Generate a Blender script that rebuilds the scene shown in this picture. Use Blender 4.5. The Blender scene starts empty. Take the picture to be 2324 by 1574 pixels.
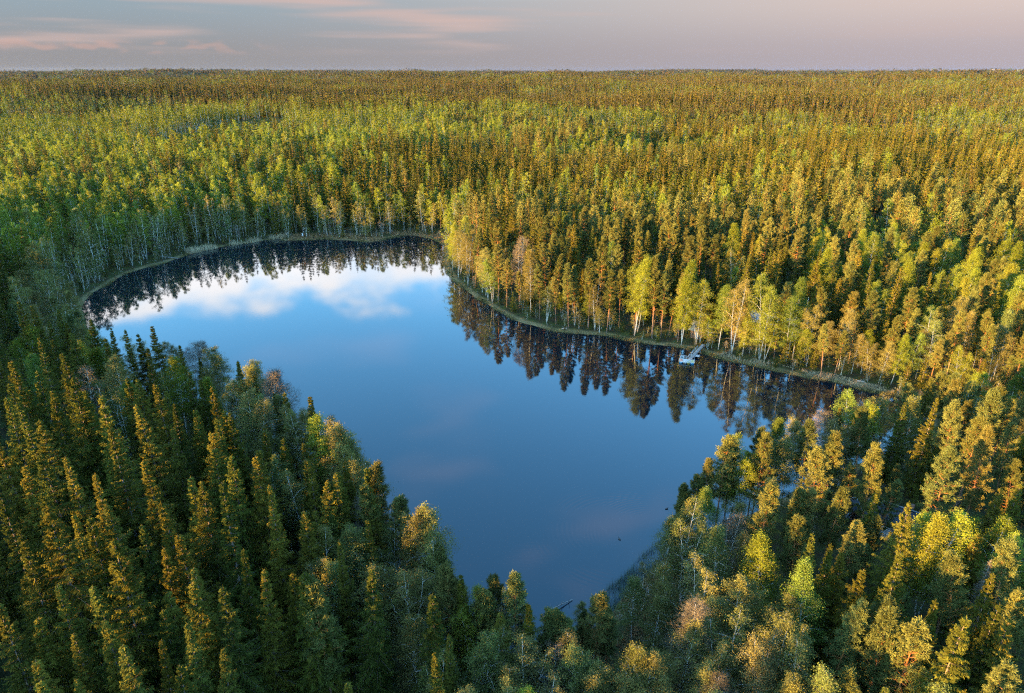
import bpy, math, random, re
import numpy as np

# ------------------------------------------------------------------ camera, sky, sun, exposure
scene = bpy.context.scene
CAM_H = 65.0
PITCH = math.radians(22.1)
cam = bpy.data.cameras.new('camera')
cam.sensor_width = 36.0
cam.lens = 24.0
cam.clip_start = 0.5
cam.clip_end = 60000.0
camo = bpy.data.objects.new('camera', cam)
camo.location = (0, 0, CAM_H)
camo.rotation_euler = (math.radians(90) - PITCH, 0, 0)
scene.collection.objects.link(camo)
scene.camera = camo

SUN_EL = math.radians(8.2)
SUN_AZ = math.radians(62.0)           # measured from straight behind the camera towards the left
TO_SUN = (-math.sin(SUN_AZ) * math.cos(SUN_EL), -math.cos(SUN_AZ) * math.cos(SUN_EL), math.sin(SUN_EL))
sun = bpy.data.lights.new('sun', 'SUN')
sun.energy = 5.0
sun.angle = math.radians(0.6)
sun.color = (1.0, 0.57, 0.16)
suno = bpy.data.objects.new('sun', sun)
from mathutils import Vector
suno.rotation_euler = Vector(TO_SUN).to_track_quat('Z', 'Y').to_euler()
scene.collection.objects.link(suno)

EXPOSURE = 3.5
scene.view_settings.view_transform = 'Standard'
scene.view_settings.look = 'None'
scene.view_settings.exposure = EXPOSURE
scene.view_settings.gamma = 1.0
scene.view_settings.use_curve_mapping = False
scene.cycles.use_denoising = False
scene.cycles.filter_width = 1.25
scene.cycles.sample_clamp_direct = 0.16
scene.cycles.sample_clamp_indirect = 0.12
scene.cycles.max_bounces = 4
scene.cycles.diffuse_bounces = 1
scene.cycles.glossy_bounces = 2
scene.cycles.transmission_bounces = 2
scene.cycles.use_light_tree = False
scene.cycles.adaptive_threshold = 0.015
scene.cycles.volume_bounces = 0
scene.cycles.caustics_reflective = False
scene.cycles.caustics_refractive = False

SKY_STRENGTH = 0.13
EXPF = SKY_STRENGTH * 2 ** EXPOSURE


class NT:
    """small helper for node trees"""
    def __init__(self, tree):
        self.t = tree
        self.n = tree.nodes
        self.l = tree.links

    def node(self, typ, **kw):
        n = self.n.new(typ)
        for k, v in kw.items():
            setattr(n, k, v)
        return n

    def put(self, sock, v):
        if v is None:
            return
        if isinstance(v, bpy.types.NodeSocket):
            self.l.new(v, sock)
        else:
            if isinstance(v, (tuple, list)) and len(v) == 3 and sock.type == 'RGBA':
                v = (*v, 1.0)
            sock.default_value = v

    def m(self, op, a, b=None, c=None, clamp=False):
        n = self.node('ShaderNodeMath', operation=op, use_clamp=clamp)
        for i, v in enumerate((a, b, c)):
            if v is not None:
                self.put(n.inputs[i], v)
        return n.outputs[0]

    def mr(self, v, a, b, c=0.0, d=1.0, smooth=True):
        n = self.node('ShaderNodeMapRange', interpolation_type='SMOOTHSTEP' if smooth else 'LINEAR')
        for i, x in enumerate((v, a, b, c, d)):
            self.put(n.inputs[i], x)
        return n.outputs[0]

    def mix(self, f, a, b, blend='MIX'):
        n = self.node('ShaderNodeMix', data_type='RGBA', blend_type=blend)
        self.put(n.inputs[0], f)
        self.put(n.inputs[6], a)
        self.put(n.inputs[7], b)
        return n.outputs[2]

    def noise(self, vec, scale, detail=3.0, rough=0.5, out=0, dist=0.0, dim='3D'):
        n = self.node('ShaderNodeTexNoise', noise_dimensions=dim)
        if vec is not None:
            self.l.new(vec, n.inputs['Vector'])
        n.inputs['Scale'].default_value = scale
        n.inputs['Detail'].default_value = detail
        n.inputs['Roughness'].default_value = rough
        n.inputs['Distortion'].default_value = dist
        return n.outputs[out]

    def xyz(self, x, y, z):
        n = self.node('ShaderNodeCombineXYZ')
        for i, v in enumerate((x, y, z)):
            self.put(n.inputs[i], v)
        return n.outputs[0]


def build_world():
    w = bpy.data.worlds.new('World')
    scene.world = w
    w.use_nodes = True
    T = NT(w.node_tree)
    T.n.clear()
    tc = T.node('ShaderNodeTexCoord')
    sep = T.node('ShaderNodeSeparateXYZ')
    T.l.new(tc.outputs['Generated'], sep.inputs[0])
    x, y, z = sep.outputs
    el = T.m('MULTIPLY', T.m('ARCSINE', z), 57.2958)
    az = T.m('MULTIPLY', T.m('ARCTAN2', x, y), 57.2958)
    sky = T.node('ShaderNodeTexSky', sky_type='NISHITA')
    sky.sun_disc = False
    sky.sun_elevation = SUN_EL
    sky.sun_rotation = math.pi + SUN_AZ
    sky.altitude = 100.0
    sky.air_density = 1.0
    sky.dust_density = 1.0
    sky.ozone_density = 2.0
    base = T.mix(1.0, sky.outputs[0], (0.64, 1.00, 1.14), 'MULTIPLY')
    k = 1.0 / EXPF

    def C(r, g, b, f=1.0):
        return (r * k * f, g * k * f, b * k * f, 1.0)
    # soft high veil everywhere
    vec = T.xyz(T.m('MULTIPLY', az, 0.035), T.m('MULTIPLY', el, 0.10), 0.3)
    veil = T.mr(T.noise(vec, 1.6, 2.0, 0.55, dim='2D'), 0.56, 0.85, 0.0, 0.18)
    veil = T.m('MULTIPLY', veil, T.mr(el, 14, 30, 0.6, 1.0))
    col = T.mix(veil, base, C(3.4, 2.7, 3.2))
    # cumulus bank standing over the far horizon on the left half
    cv = T.xyz(T.m('MULTIPLY', az, 0.09), T.m('MULTIPLY', el, 0.17), 4.1)
    n1 = T.noise(cv, 1.5, 3.0, 0.55, dim='2D')
    top = T.m('ADD', 17.3, T.m('MULTIPLY', T.m('SUBTRACT', n1, 0.5), 7.0))
    bump = T.m('MULTIPLY', T.mr(T.m('ABSOLUTE', T.m('ADD', az, 11.5)), 0.0, 7.0, 1.0, 0.0), 1.6)
    top = T.m('ADD', top, bump)
    over = T.m('SUBTRACT', top, el)
    bank = T.m('MULTIPLY', T.mr(over, -0.7, 2.0), T.mr(n1, 0.30, 0.60, 0.70, 1.0))
    bank = T.m('MULTIPLY', bank, T.mr(az, -7.0, 1.5, 1.0, 0.0))
    bank = T.m('MULTIPLY', bank, T.mr(az, -75.0, -45.0, 0.0, 1.0))
    shade = T.mr(over, 0.0, 7.0, 1.0, 0.55)
    bc = T.mix(shade, C(2.7, 2.5, 2.7), C(4.5, 3.9, 3.7))
    col = T.mix(bank, col, bc)
    # dull haze bank along the horizon
    right = T.mr(az, -30.0, 42.0)
    low = T.mix(right, C(0.33, 0.32, 0.33), C(0.50, 0.43, 0.46))
    high = T.mix(right, C(0.32, 0.41, 0.47), C(0.74, 0.60, 0.55))
    hz = T.mix(T.mr(el, 0.5, 5.0), low, high)
    sv = T.xyz(T.m('MULTIPLY', az, 0.045), T.m('MULTIPLY', el, 0.75), 1.7)
    st = T.mr(T.noise(sv, 1.0, 2.5, 0.6, dim='2D'), 0.44, 0.78)
    st = T.m('MULTIPLY', st, T.mr(el, 0.8, 2.0))
    st = T.m('MULTIPLY', st, T.mr(az, -5.0, 25.0, 0.85, 0.2))
    hz = T.mix(st, hz, C(0.66, 0.49, 0.45))
    # a row of small pink cumulus heads low on the left
    pv = T.xyz(T.m('MULTIPLY', az, 0.55), T.m('MULTIPLY', el, 1.6), 9.0)
    ph = T.mr(T.noise(pv, 1.0, 1.0, 0.55, dim='2D'), 0.46, 0.70)
    ph = T.m('MULTIPLY', ph, T.mr(T.m('ABSOLUTE', T.m('SUBTRACT', el, 1.45)), 0.15, 0.6, 1.0, 0.0))
    ph = T.m('MULTIPLY', ph, T.mr(az, -24.0, -16.0, 0.38, 0.0))
    hz = T.mix(ph, hz, C(0.74, 0.44, 0.36))
    col = T.mix(T.mr(el, 4.6, 9.5, 1.0, 0.0), col, hz)
    bg = T.node('ShaderNodeBackground')
    T.put(bg.inputs[0], col)
    bg.inputs[1].default_value = SKY_STRENGTH
    out = T.node('ShaderNodeOutputWorld')
    T.l.new(bg.outputs[0], out.inputs[0])


build_world()

# ------------------------------------------------------------------ helpers
random.seed(5)
rng = np.random.default_rng(11)
COL = scene.collection
FOC = 24.0 / 36.0 * 2324.0             # focal length for coordinates of a 2324 pixel wide picture
CP, SP = math.cos(PITCH), math.sin(PITCH)


def spot(px, py, z=0.0):
    """point of height z seen at picture point (px, py) of a 2324 x 1574 frame"""
    rx, ry, rz = px - 1162.0, FOC * CP + (787.0 - py) * SP, -FOC * SP + (787.0 - py) * CP
    t = (z - CAM_H) / rz
    return rx * t, ry * t


def project(x, y, z):
    dx, dy, dz = x, y, z - CAM_H
    d = dy * CP - dz * SP
    v = dy * SP + dz * CP
    return 1162.0 + FOC * dx / d, 787.0 - FOC * v / d, d


def link(o, parent=None):
    COL.objects.link(o)
    if parent is not None:
        o.parent = parent
    return o


def tag(o, label=None, cat=None, group=None, kind=None):
    if label: o['label'] = label
    if cat: o['category'] = cat
    if group: o['group'] = group
    if kind: o['kind'] = kind
    return o


def empty(name, loc=(0, 0, 0), rz=0.0):
    o = bpy.data.objects.new(name, None)
    o.empty_display_size = 0.3
    o.location = loc
    o.rotation_euler = (0, 0, rz)
    return link(o)


class MB:
    """collects vertices and faces, builds one mesh"""
    def __init__(self):
        self.v, self.f, self.mi, self.nv = [], [], [], 0

    def add(self, V, F, mat=0):
        V = np.asarray(V, dtype=np.float32).reshape(-1, 3)
        F = np.asarray(F, dtype=np.int64)
        self.v.append(V)
        self.f.append(F + self.nv)
        self.mi.append(np.full(len(F), mat, dtype=np.int32))
        self.nv += len(V)

    def box(self, c, s, rz=0.0, mat=0, rx=0.0, ry=0.0):
        sx, sy, sz = s[0] / 2, s[1] / 2, s[2] / 2
        V = np.array([(a * sx, b * sy, d * sz) for a in (-1, 1) for b in (-1, 1) for d in (-1, 1)])
        if rx:
            V = V @ np.array([[1, 0, 0], [0, math.cos(rx), math.sin(rx)], [0, -math.sin(rx), math.cos(rx)]])
        if ry:
            V = V @ np.array([[math.cos(ry), 0, -math.sin(ry)], [0, 1, 0], [math.sin(ry), 0, math.cos(ry)]])
        if rz:
            V = V @ np.array([[math.cos(rz), math.sin(rz), 0], [-math.sin(rz), math.cos(rz), 0], [0, 0, 1]])
        self.add(V + np.array(c), [(0, 1, 3, 2), (4, 6, 7, 5), (0, 4, 5, 1), (2, 3, 7, 6), (0, 2, 6, 4), (1, 5, 7, 3)], mat)
        return self

    def bar(self, a, b, w, h=None, mat=0):
        """square bar between two points"""
        a, b = np.array(a, float), np.array(b, float)
        d = b - a
        L = np.linalg.norm(d)
        d /= L
        ref = np.array([0, 0, 1.0]) if abs(d[2]) < 0.95 else np.array([0, 1.0, 0])
        u = np.cross(d, ref); u /= np.linalg.norm(u)
        v = np.cross(u, d)
        h = h or w
        V = []
        for p in (a, b):
            for su, sv in ((-1, -1), (1, -1), (1, 1), (-1, 1)):
                V.append(p + u * su * w / 2 + v * sv * h / 2)
        self.add(V, [(0, 1, 2, 3), (7, 6, 5, 4), (0, 4, 5, 1), (1, 5, 6, 2), (2, 6, 7, 3), (3, 7, 4, 0)], mat)
        return self

    def tubes(self, P, R, sides=5, mat=0):
        """P (B,N,3) paths, R (B,N) radii"""
        P = np.asarray(P, float); R = np.asarray(R, float)
        if P.ndim == 2:
            P, R = P[None], R[None]
        B, N, _ = P.shape
        d = np.gradient(P, axis=1)
        d /= np.linalg.norm(d, axis=2, keepdims=True) + 1e-9
        ref = np.where(np.abs(d[..., 2:3]) < 0.9, np.array([0, 0, 1.0]), np.array([1.0, 0, 0]))
        u = np.cross(d, ref); u /= np.linalg.norm(u, axis=2, keepdims=True) + 1e-9
        w = np.cross(d, u)
        a = np.arange(sides) * 2 * math.pi / sides
        V = P[:, :, None, :] + R[:, :, None, None] * (u[:, :, None, :] * np.cos(a)[None, None, :, None] + w[:, :, None, :] * np.sin(a)[None, None, :, None])
        idx = np.arange(B * N * sides).reshape(B, N, sides)
        q = np.stack([idx[:, :-1], np.roll(idx, -1, 2)[:, :-1], np.roll(idx, -1, 2)[:, 1:], idx[:, 1:]], -1).reshape(-1, 4)
        self.add(V.reshape(-1, 3), q, mat)
        return self

    def kites(self, A, D, W, mat=0):
        """leaf cards: start A, length vector D, half width vector W"""
        A, D, W = (np.asarray(x, float).reshape(-1, 3) for x in (A, D, W))
        n = len(A)
        V = np.stack([A, A + 0.45 * D + W, A + D, A + 0.45 * D - W], 1)
        self.add(V.reshape(-1, 3), np.arange(n * 4).reshape(n, 4), mat)
        return self

    def tris(self, A, D, W, mat=0):
        A, D, W = (np.asarray(x, float).reshape(-1, 3) for x in (A, D, W))
        n = len(A)
        V = np.stack([A - W, A + W, A + D], 1)
        self.add(V.reshape(-1, 3), np.arange(n * 3).reshape(n, 3), mat)
        return self

    def mesh(self, name, mats, smooth=False):
        me = bpy.data.meshes.new(name)
        V = np.concatenate(self.v).astype(np.float32)
        me.vertices.add(len(V))
        me.vertices.foreach_set('co', V.ravel())
        loops = np.concatenate([f.ravel() for f in self.f]).astype(np.int32)
        sizes = np.concatenate([np.full(len(f), f.shape[1], dtype=np.int32) for f in self.f])
        starts = np.concatenate([[0], np.cumsum(sizes)[:-1]]).astype(np.int32)
        me.loops.add(len(loops))
        me.loops.foreach_set('vertex_index', loops)
        me.polygons.add(len(sizes))
        me.polygons.foreach_set('loop_start', starts)
        me.polygons.foreach_set('material_index', np.concatenate(self.mi))
        if smooth:
            me.polygons.foreach_set('use_smooth', np.ones(len(sizes), dtype=bool))
        for m in (mats if isinstance(mats, (list, tuple)) else [mats]):
            me.materials.append(m)
        me.update(calc_edges=True)
        return me

    def obj(self, name, mats, parent=None, smooth=False):
        return link(bpy.data.objects.new(name, self.mesh(name, mats, smooth)), parent)


class Waves:
    """smooth pseudo-noise made of random sine waves, about -1..1"""
    def __init__(self, wl, n=9, seed=0):
        r = np.random.default_rng(seed)
        a = r.uniform(0, 2 * math.pi, n)
        k = 2 * math.pi / (wl * r.uniform(0.6, 1.7, n))
        self.kx, self.ky, self.ph, self.n = k * np.cos(a), k * np.sin(a), r.uniform(0, 6.283, n), n

    def __call__(self, x, y):
        x, y = np.asarray(x, float), np.asarray(y, float)
        s = 0
        for i in range(self.n):
            s = s + np.sin(self.kx[i] * x + self.ky[i] * y + self.ph[i])
        return s / (0.9 * self.n ** 0.5 * 1.6)


# ------------------------------------------------------------------ the shore of the lake
# (picture x, picture y, height of the tree tips there: 0 where the water's edge itself is seen)
SHORE = [(208, 669, 0), (250, 643, 0), (296, 619, 0), (379, 596, 0), (429, 577, 0), (490, 564, 0), (546, 554, 0), (637, 542, 0),
         (645, 547, 0), (700, 545, 0), (754, 544, 0), (800, 547, 0), (837, 549, 0), (860, 547, 0), (880, 542, 0), (912, 536, 0), (940, 535, 0),
         (970, 540, 0), (996, 549, 0), (1012, 561, 0), (1010, 580, 0), (1008, 596, 0), (1015, 617, 0), (1026, 636, 0), (1046, 648, 0), (1077, 675, 0),
         (1104, 690, 0), (1139, 711, 0), (1166, 727, 0), (1221, 742, 0), (1279, 755, 0), (1376, 763, 0), (1420, 772, 0), (1498, 784, 0),
         (1576, 794, 0), (1600, 803, 0), (1638, 815, 0), (1731, 835, 0), (1789, 850, 0), (1887, 866, 0), (1964, 887, 0), (2027, 899, 0), (2085, 920, 0),
         (2105, 955, 0), (2060, 1012, 0), (1970, 1045, 0), (1870, 1085, 0), (1780, 1128, 0), (1700, 1168, 0), (1600, 1212, 0), (1530, 1250, 0),
         (1480, 1292, 0), (1440, 1337, 0), (1396, 1388, 0), (1345, 1425, 0), (1290, 1440, 0), (1235, 1412, 11), (1180, 1375, 12), (1110, 1360, 12), (1045, 1330, 13),
         (1005, 1250, 14), (885, 1140, 15), (800, 1030, 15), (715, 950, 15), (625, 900, 14), (560, 850, 13), (450, 800, 12),
         (330, 785, 13), (235, 760, 13), (205, 735, 10), (188, 705, 0)]
pts = np.array([spot(*s) for s in SHORE])


def smooth_loop(p, n=6):
    out = []
    m = len(p)
    for i in range(m):
        p0, p1, p2, p3 = p[i - 1], p[i], p[(i + 1) % m], p[(i + 2) % m]
        for j in range(n):
            t = j / n
            out.append(0.5 * (2 * p1 + (p2 - p0) * t + (2 * p0 - 5 * p1 + 4 * p2 - p3) * t * t + (3 * p1 - p0 - 3 * p2 + p3) * t ** 3))
    return np.array(out)


LAKE = smooth_loop(pts, 6)
_w1 = Waves(9, 7, 3)
_nrm = np.roll(LAKE, -1, 0) - np.roll(LAKE, 1, 0)
_nrm = np.stack([-_nrm[:, 1], _nrm[:, 0]], 1) / (np.linalg.norm(_nrm, axis=1, keepdims=True) + 1e-9)
LAKE = LAKE + _nrm * (_w1(LAKE[:, 0], LAKE[:, 1]) * 0.45)[:, None]


def shore_dist(x, y):
    """signed distance to the water's edge, positive on land"""
    x = np.atleast_1d(np.asarray(x, float)); y = np.atleast_1d(np.asarray(y, float))
    out = np.full(x.shape, 1e9)
    ins = np.zeros(x.shape, bool)
    near = (x > -330) & (x < 330) & (y > -140) & (y < 520)
    cx, cy = -10.0, 170.0
    out[~near] = np.hypot(x[~near] - cx, y[~near] - cy) - 120
    xn, yn = x[near], y[near]
    on = np.full(xn.shape, 1e9)
    inn = np.zeros(xn.shape, bool)
    A, Bp = LAKE, np.roll(LAKE, -1, 0)
    if len(xn) <= 64:
        ex, ey = (Bp - A)[:, 0][:, None], (Bp - A)[:, 1][:, None]
        ax, ay, by = A[:, 0][:, None], A[:, 1][:, None], Bp[:, 1][:, None]
        t = np.clip(((xn - ax) * ex + (yn - ay) * ey) / (ex * ex + ey * ey + 1e-12), 0, 1)
        on = ((xn - ax - t * ex) ** 2 + (yn - ay - t * ey) ** 2).min(0)
        cr = ((ay > yn) != (by > yn)) & (xn < ex * (yn - ay) / (by - ay + 1e-12) + ax)
        inn = cr.sum(0) % 2 == 1
        out[near] = np.sqrt(on) * np.where(inn, -1, 1)
        return out
    for (ax, ay), (bx, by) in zip(A, Bp):
        ex, ey = bx - ax, by - ay
        t = np.clip(((xn - ax) * ex + (yn - ay) * ey) / (ex * ex + ey * ey + 1e-12), 0, 1)
        on = np.minimum(on, (xn - ax - t * ex) ** 2 + (yn - ay - t * ey) ** 2)
        c = (ay > yn) != (by > yn)
        inn ^= c & (xn < (bx - ax) * (yn - ay) / (by - ay + 1e-12) + ax)
    out[near] = np.sqrt(on) * np.where(inn, -1, 1)
    return out


def sstep(v, a, b):
    t = np.clip((v - a) / (b - a), 0, 1)
    return t * t * (3 - 2 * t)


_wa, _wb, _wc, _wd = Waves(2600, 9, 21), Waves(620, 9, 22), Waves(220, 9, 23), Waves(14, 9, 24)


def ground_z(x, y, d=None):
    x = np.atleast_1d(np.asarray(x, float)); y = np.atleast_1d(np.asarray(y, float))
    if d is None:
        d = shore_dist(x, y)
    r = np.hypot(x, y)
    dl = np.maximum(d, 0)
    z = 0.30 * (1 - np.exp(-dl / 1.2)) + 0.030 * np.minimum(dl, 150) + 0.12 * _wd(x, y) * sstep(dl, 2, 12)
    z = z + 9.0 * np.exp(-(((x + 125) / 65) ** 2 + ((y - 60) / 85) ** 2)) * sstep(dl, 2, 34)  # rise left of the frame, heightened to shade the jetty shore
    z = z + 12.0 * np.exp(-(((x + 240) / 80) ** 2 + ((y - 150) / 90) ** 2)) * sstep(dl, 10, 70)  # unseen hill added beyond the left edge to shade the far left shore
    z = z + 4.0 * np.exp(-(((x + 170) / 110) ** 2 + ((y - 400) / 130) ** 2)) * sstep(dl, 5, 80)
    z = z + 11.0 * np.exp(-(((x + 300) / 130) ** 2 + ((y - 800) / 150) ** 2))
    z = z + 5.0 * np.exp(-(((x - 190) / 90) ** 2 + ((y - 330) / 150) ** 2)) * sstep(dl, 5, 80)
    far = sstep(r, 380, 1300)
    z = z + far * (3.0 + 17.0 * _wb(x * 0.8, y) + 5.0 * _wc(x, y)) + sstep(r, 1500, 6000) * (6.0 + 24.0 * _wa(x * 0.7, y))
    z = np.where(d < 0, np.maximum(-2.5, 0.22 * d), z)
    return np.clip(z, -12, 52)


# ------------------------------------------------------------------ materials
def new_mat(name):
    m = bpy.data.materials.new(name)
    m.use_nodes = True
    T = NT(m.node_tree)
    T.n.clear()
    out = T.node('ShaderNodeOutputMaterial')
    return m, T, out


def plain(name, col, rough=0.7, var=0.25, scale=3.0, metal=0.0, bump=0.0, stretch=(1, 1, 1)):
    """paint, wood or metal with uneven tone"""
    m, T, out = new_mat(name)
    tc = T.node('ShaderNodeTexCoord')
    mp = T.node('ShaderNodeMapping')
    mp.inputs['Scale'].default_value = stretch
    T.l.new(tc.outputs['Object'], mp.inputs[0])
    n = T.noise(mp.outputs[0], scale, 5.0, 0.6)
    c = T.mix(T.mr(n, 0.25, 0.75, 0, 1), tuple(x * (1 - var) for x in col), tuple(min(1, x * (1 + var)) for x in col))
    b = T.node('ShaderNodeBsdfPrincipled')
    T.put(b.inputs['Base Color'], c)
    b.inputs['Roughness'].default_value = rough
    b.inputs['Metallic'].default_value = metal
    if bump:
        bp_ = T.node('ShaderNodeBump')
        bp_.inputs['Strength'].default_value = bump
        T.l.new(n, bp_.inputs['Height'])
        T.l.new(bp_.outputs[0], b.inputs['Normal'])
    T.l.new(b.outputs[0], out.inputs[0])
    return m


def foliage(name, cols, trans=0.25, leafvar=0.35, dense=1.0):
    """leaves: tint differs from tree to tree and from leaf to leaf"""
    m, T, out = new_mat(name)
    oi = T.node('ShaderNodeObjectInfo')
    ramp = T.node('ShaderNodeValToRGB')
    el = ramp.color_ramp.elements
    while len(el) < len(cols):
        el.new(0.5)
    cols = [tuple(v * dense for v in c) for c in cols]  # dense below one darkens the tint, painting in crown self-shadow
    for i, c in enumerate(cols):
        el[i].position = i / (len(cols) - 1)
        el[i].color = (*c, 1)
    T.l.new(oi.outputs['Random'], ramp.inputs[0])
    geo = T.node('ShaderNodeNewGeometry')
    f = T.mr(geo.outputs['Random Per Island'], 0, 1, 1 - leafvar, 1 + leafvar, False)
    tc = T.node('ShaderNodeTexCoord')
    nz = T.mr(T.noise(tc.outputs['Object'], 0.8, 2.0), 0.3, 0.7, 0.75, 1.25)
    f = T.m('MULTIPLY', f, nz)
    f = T.m('MULTIPLY', f, T.mr(T.m('FRACT', T.m('MULTIPLY', oi.outputs['Random'], 17.3)), 0.0, 1.0, 0.68, 1.34, False))
    sc = T.node('ShaderNodeVectorMath', operation='SCALE')
    T.l.new(ramp.outputs[0], sc.inputs[0])
    T.put(sc.inputs['Scale'], f)
    d = T.node('ShaderNodeBsdfDiffuse')
    T.l.new(sc.outputs[0], d.inputs[0])
    t = T.node('ShaderNodeBsdfTranslucent')
    T.l.new(sc.outputs[0], t.inputs[0])
    mx = T.node('ShaderNodeMixShader')
    mx.inputs[0].default_value = trans
    T.l.new(d.outputs[0], mx.inputs[1])
    T.l.new(t.outputs[0], mx.inputs[2])
    T.l.new(mx.outputs[0], out.inputs[0])
    return m


def bark(name, kind):
    m, T, out = new_mat(name)
    tc = T.node('ShaderNodeTexCoord')
    mp = T.node('ShaderNodeMapping')
    T.l.new(tc.outputs['Object'], mp.inputs[0])
    b = T.node('ShaderNodeBsdfDiffuse')
    sep = T.node('ShaderNodeSeparateXYZ')
    T.l.new(tc.outputs['Generated'], sep.inputs[0])
    if kind == 'birch':
        mp.inputs['Scale'].default_value = (1.0, 1.0, 4.0)
        n = T.noise(mp.outputs[0], 1.1, 3.0, 0.6)
        c = T.mix(T.mr(n, 0.60, 0.66), (0.50, 0.47, 0.42), (0.06, 0.055, 0.05))
        c = T.mix(T.mr(sep.outputs[2], 0.02, 0.10, 0.75, 0.0), c, (0.10, 0.09, 0.075))
    elif kind == 'pine':
        mp.inputs['Scale'].default_value = (3.0, 3.0, 0.8)
        n = T.noise(mp.outputs[0], 1.5, 4.0, 0.6)
        lo = T.mix(n, (0.07, 0.05, 0.04), (0.20, 0.14, 0.11))
        hi = T.mix(n, (0.28, 0.10, 0.035), (0.44, 0.19, 0.07))
        c = T.mix(T.mr(sep.outputs[2], 0.22, 0.48), lo, hi)
    elif kind == 'grey':
        n = T.noise(mp.outputs[0], 2.0, 4.0, 0.6)
        c = T.mix(n, (0.16, 0.14, 0.125), (0.36, 0.32, 0.29))
    else:
        n = T.noise(mp.outputs[0], 2.0, 4.0, 0.6)
        c = T.mix(n, (0.07, 0.055, 0.045), (0.17, 0.13, 0.10))
    T.put(b.inputs[0], c)
    T.l.new(b.outputs[0], out.inputs[0])
    return m


M = {}
M['spruce'] = foliage('spruce_needles', [(0.042, 0.050, 0.010), (0.066, 0.068, 0.011), (0.098, 0.078, 0.012), (0.054, 0.060, 0.012)], 0.12, 0.26)
M['spruce_far_shaded'] = foliage('spruce_needles_in_the_distance', [(0.042, 0.050, 0.010), (0.066, 0.068, 0.011), (0.098, 0.078, 0.012), (0.054, 0.060, 0.012)], 0.12, 0.26, dense=0.55)  # far copies are darker: self-shadow missing from coarse crowns is put into the colour
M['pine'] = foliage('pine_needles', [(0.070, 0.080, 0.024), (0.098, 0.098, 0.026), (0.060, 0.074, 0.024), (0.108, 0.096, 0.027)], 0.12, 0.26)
M['pine_far_shaded'] = foliage('pine_needles_in_the_distance', [(0.070, 0.080, 0.024), (0.098, 0.098, 0.026), (0.060, 0.074, 0.024), (0.108, 0.096, 0.027)], 0.12, 0.26, dense=0.55)
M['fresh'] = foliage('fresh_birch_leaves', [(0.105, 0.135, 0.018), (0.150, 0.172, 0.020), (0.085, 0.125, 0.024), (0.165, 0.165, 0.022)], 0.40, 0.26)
M['fresh_far_shaded'] = foliage('fresh_birch_leaves_in_the_distance', [(0.105, 0.135, 0.018), (0.150, 0.172, 0.020), (0.085, 0.125, 0.024), (0.165, 0.165, 0.022)], 0.40, 0.26, dense=0.66)
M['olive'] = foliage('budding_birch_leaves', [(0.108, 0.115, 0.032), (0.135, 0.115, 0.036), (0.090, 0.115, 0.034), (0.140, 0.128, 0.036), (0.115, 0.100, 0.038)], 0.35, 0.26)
M['olive_far_shaded'] = foliage('budding_birch_leaves_in_the_distance', [(0.108, 0.115, 0.032), (0.135, 0.115, 0.036), (0.090, 0.115, 0.034), (0.140, 0.128, 0.036), (0.115, 0.100, 0.038)], 0.35, 0.26, dense=0.62)
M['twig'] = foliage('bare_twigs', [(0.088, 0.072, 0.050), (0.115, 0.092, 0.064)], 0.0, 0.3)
M['twig_far_shaded'] = foliage('bare_twigs_in_the_distance', [(0.088, 0.072, 0.050), (0.115, 0.092, 0.064)], 0.0, 0.3, dense=0.8)
M['bark_spruce'] = bark('spruce_bark', 'spruce')
M['bark_pine'] = bark('pine_bark', 'pine')
M['bark_birch'] = bark('birch_bark', 'birch')
M['bark_grey'] = bark('weathered_bark', 'grey')


# ------------------------------------------------------------------ tree shapes
def unit(v):
    return v / (np.linalg.norm(v, axis=-1, keepdims=True) + 1e-9)


def rand_perp(d, r):
    return unit(np.cross(d, r.normal(size=d.shape)))


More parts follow.
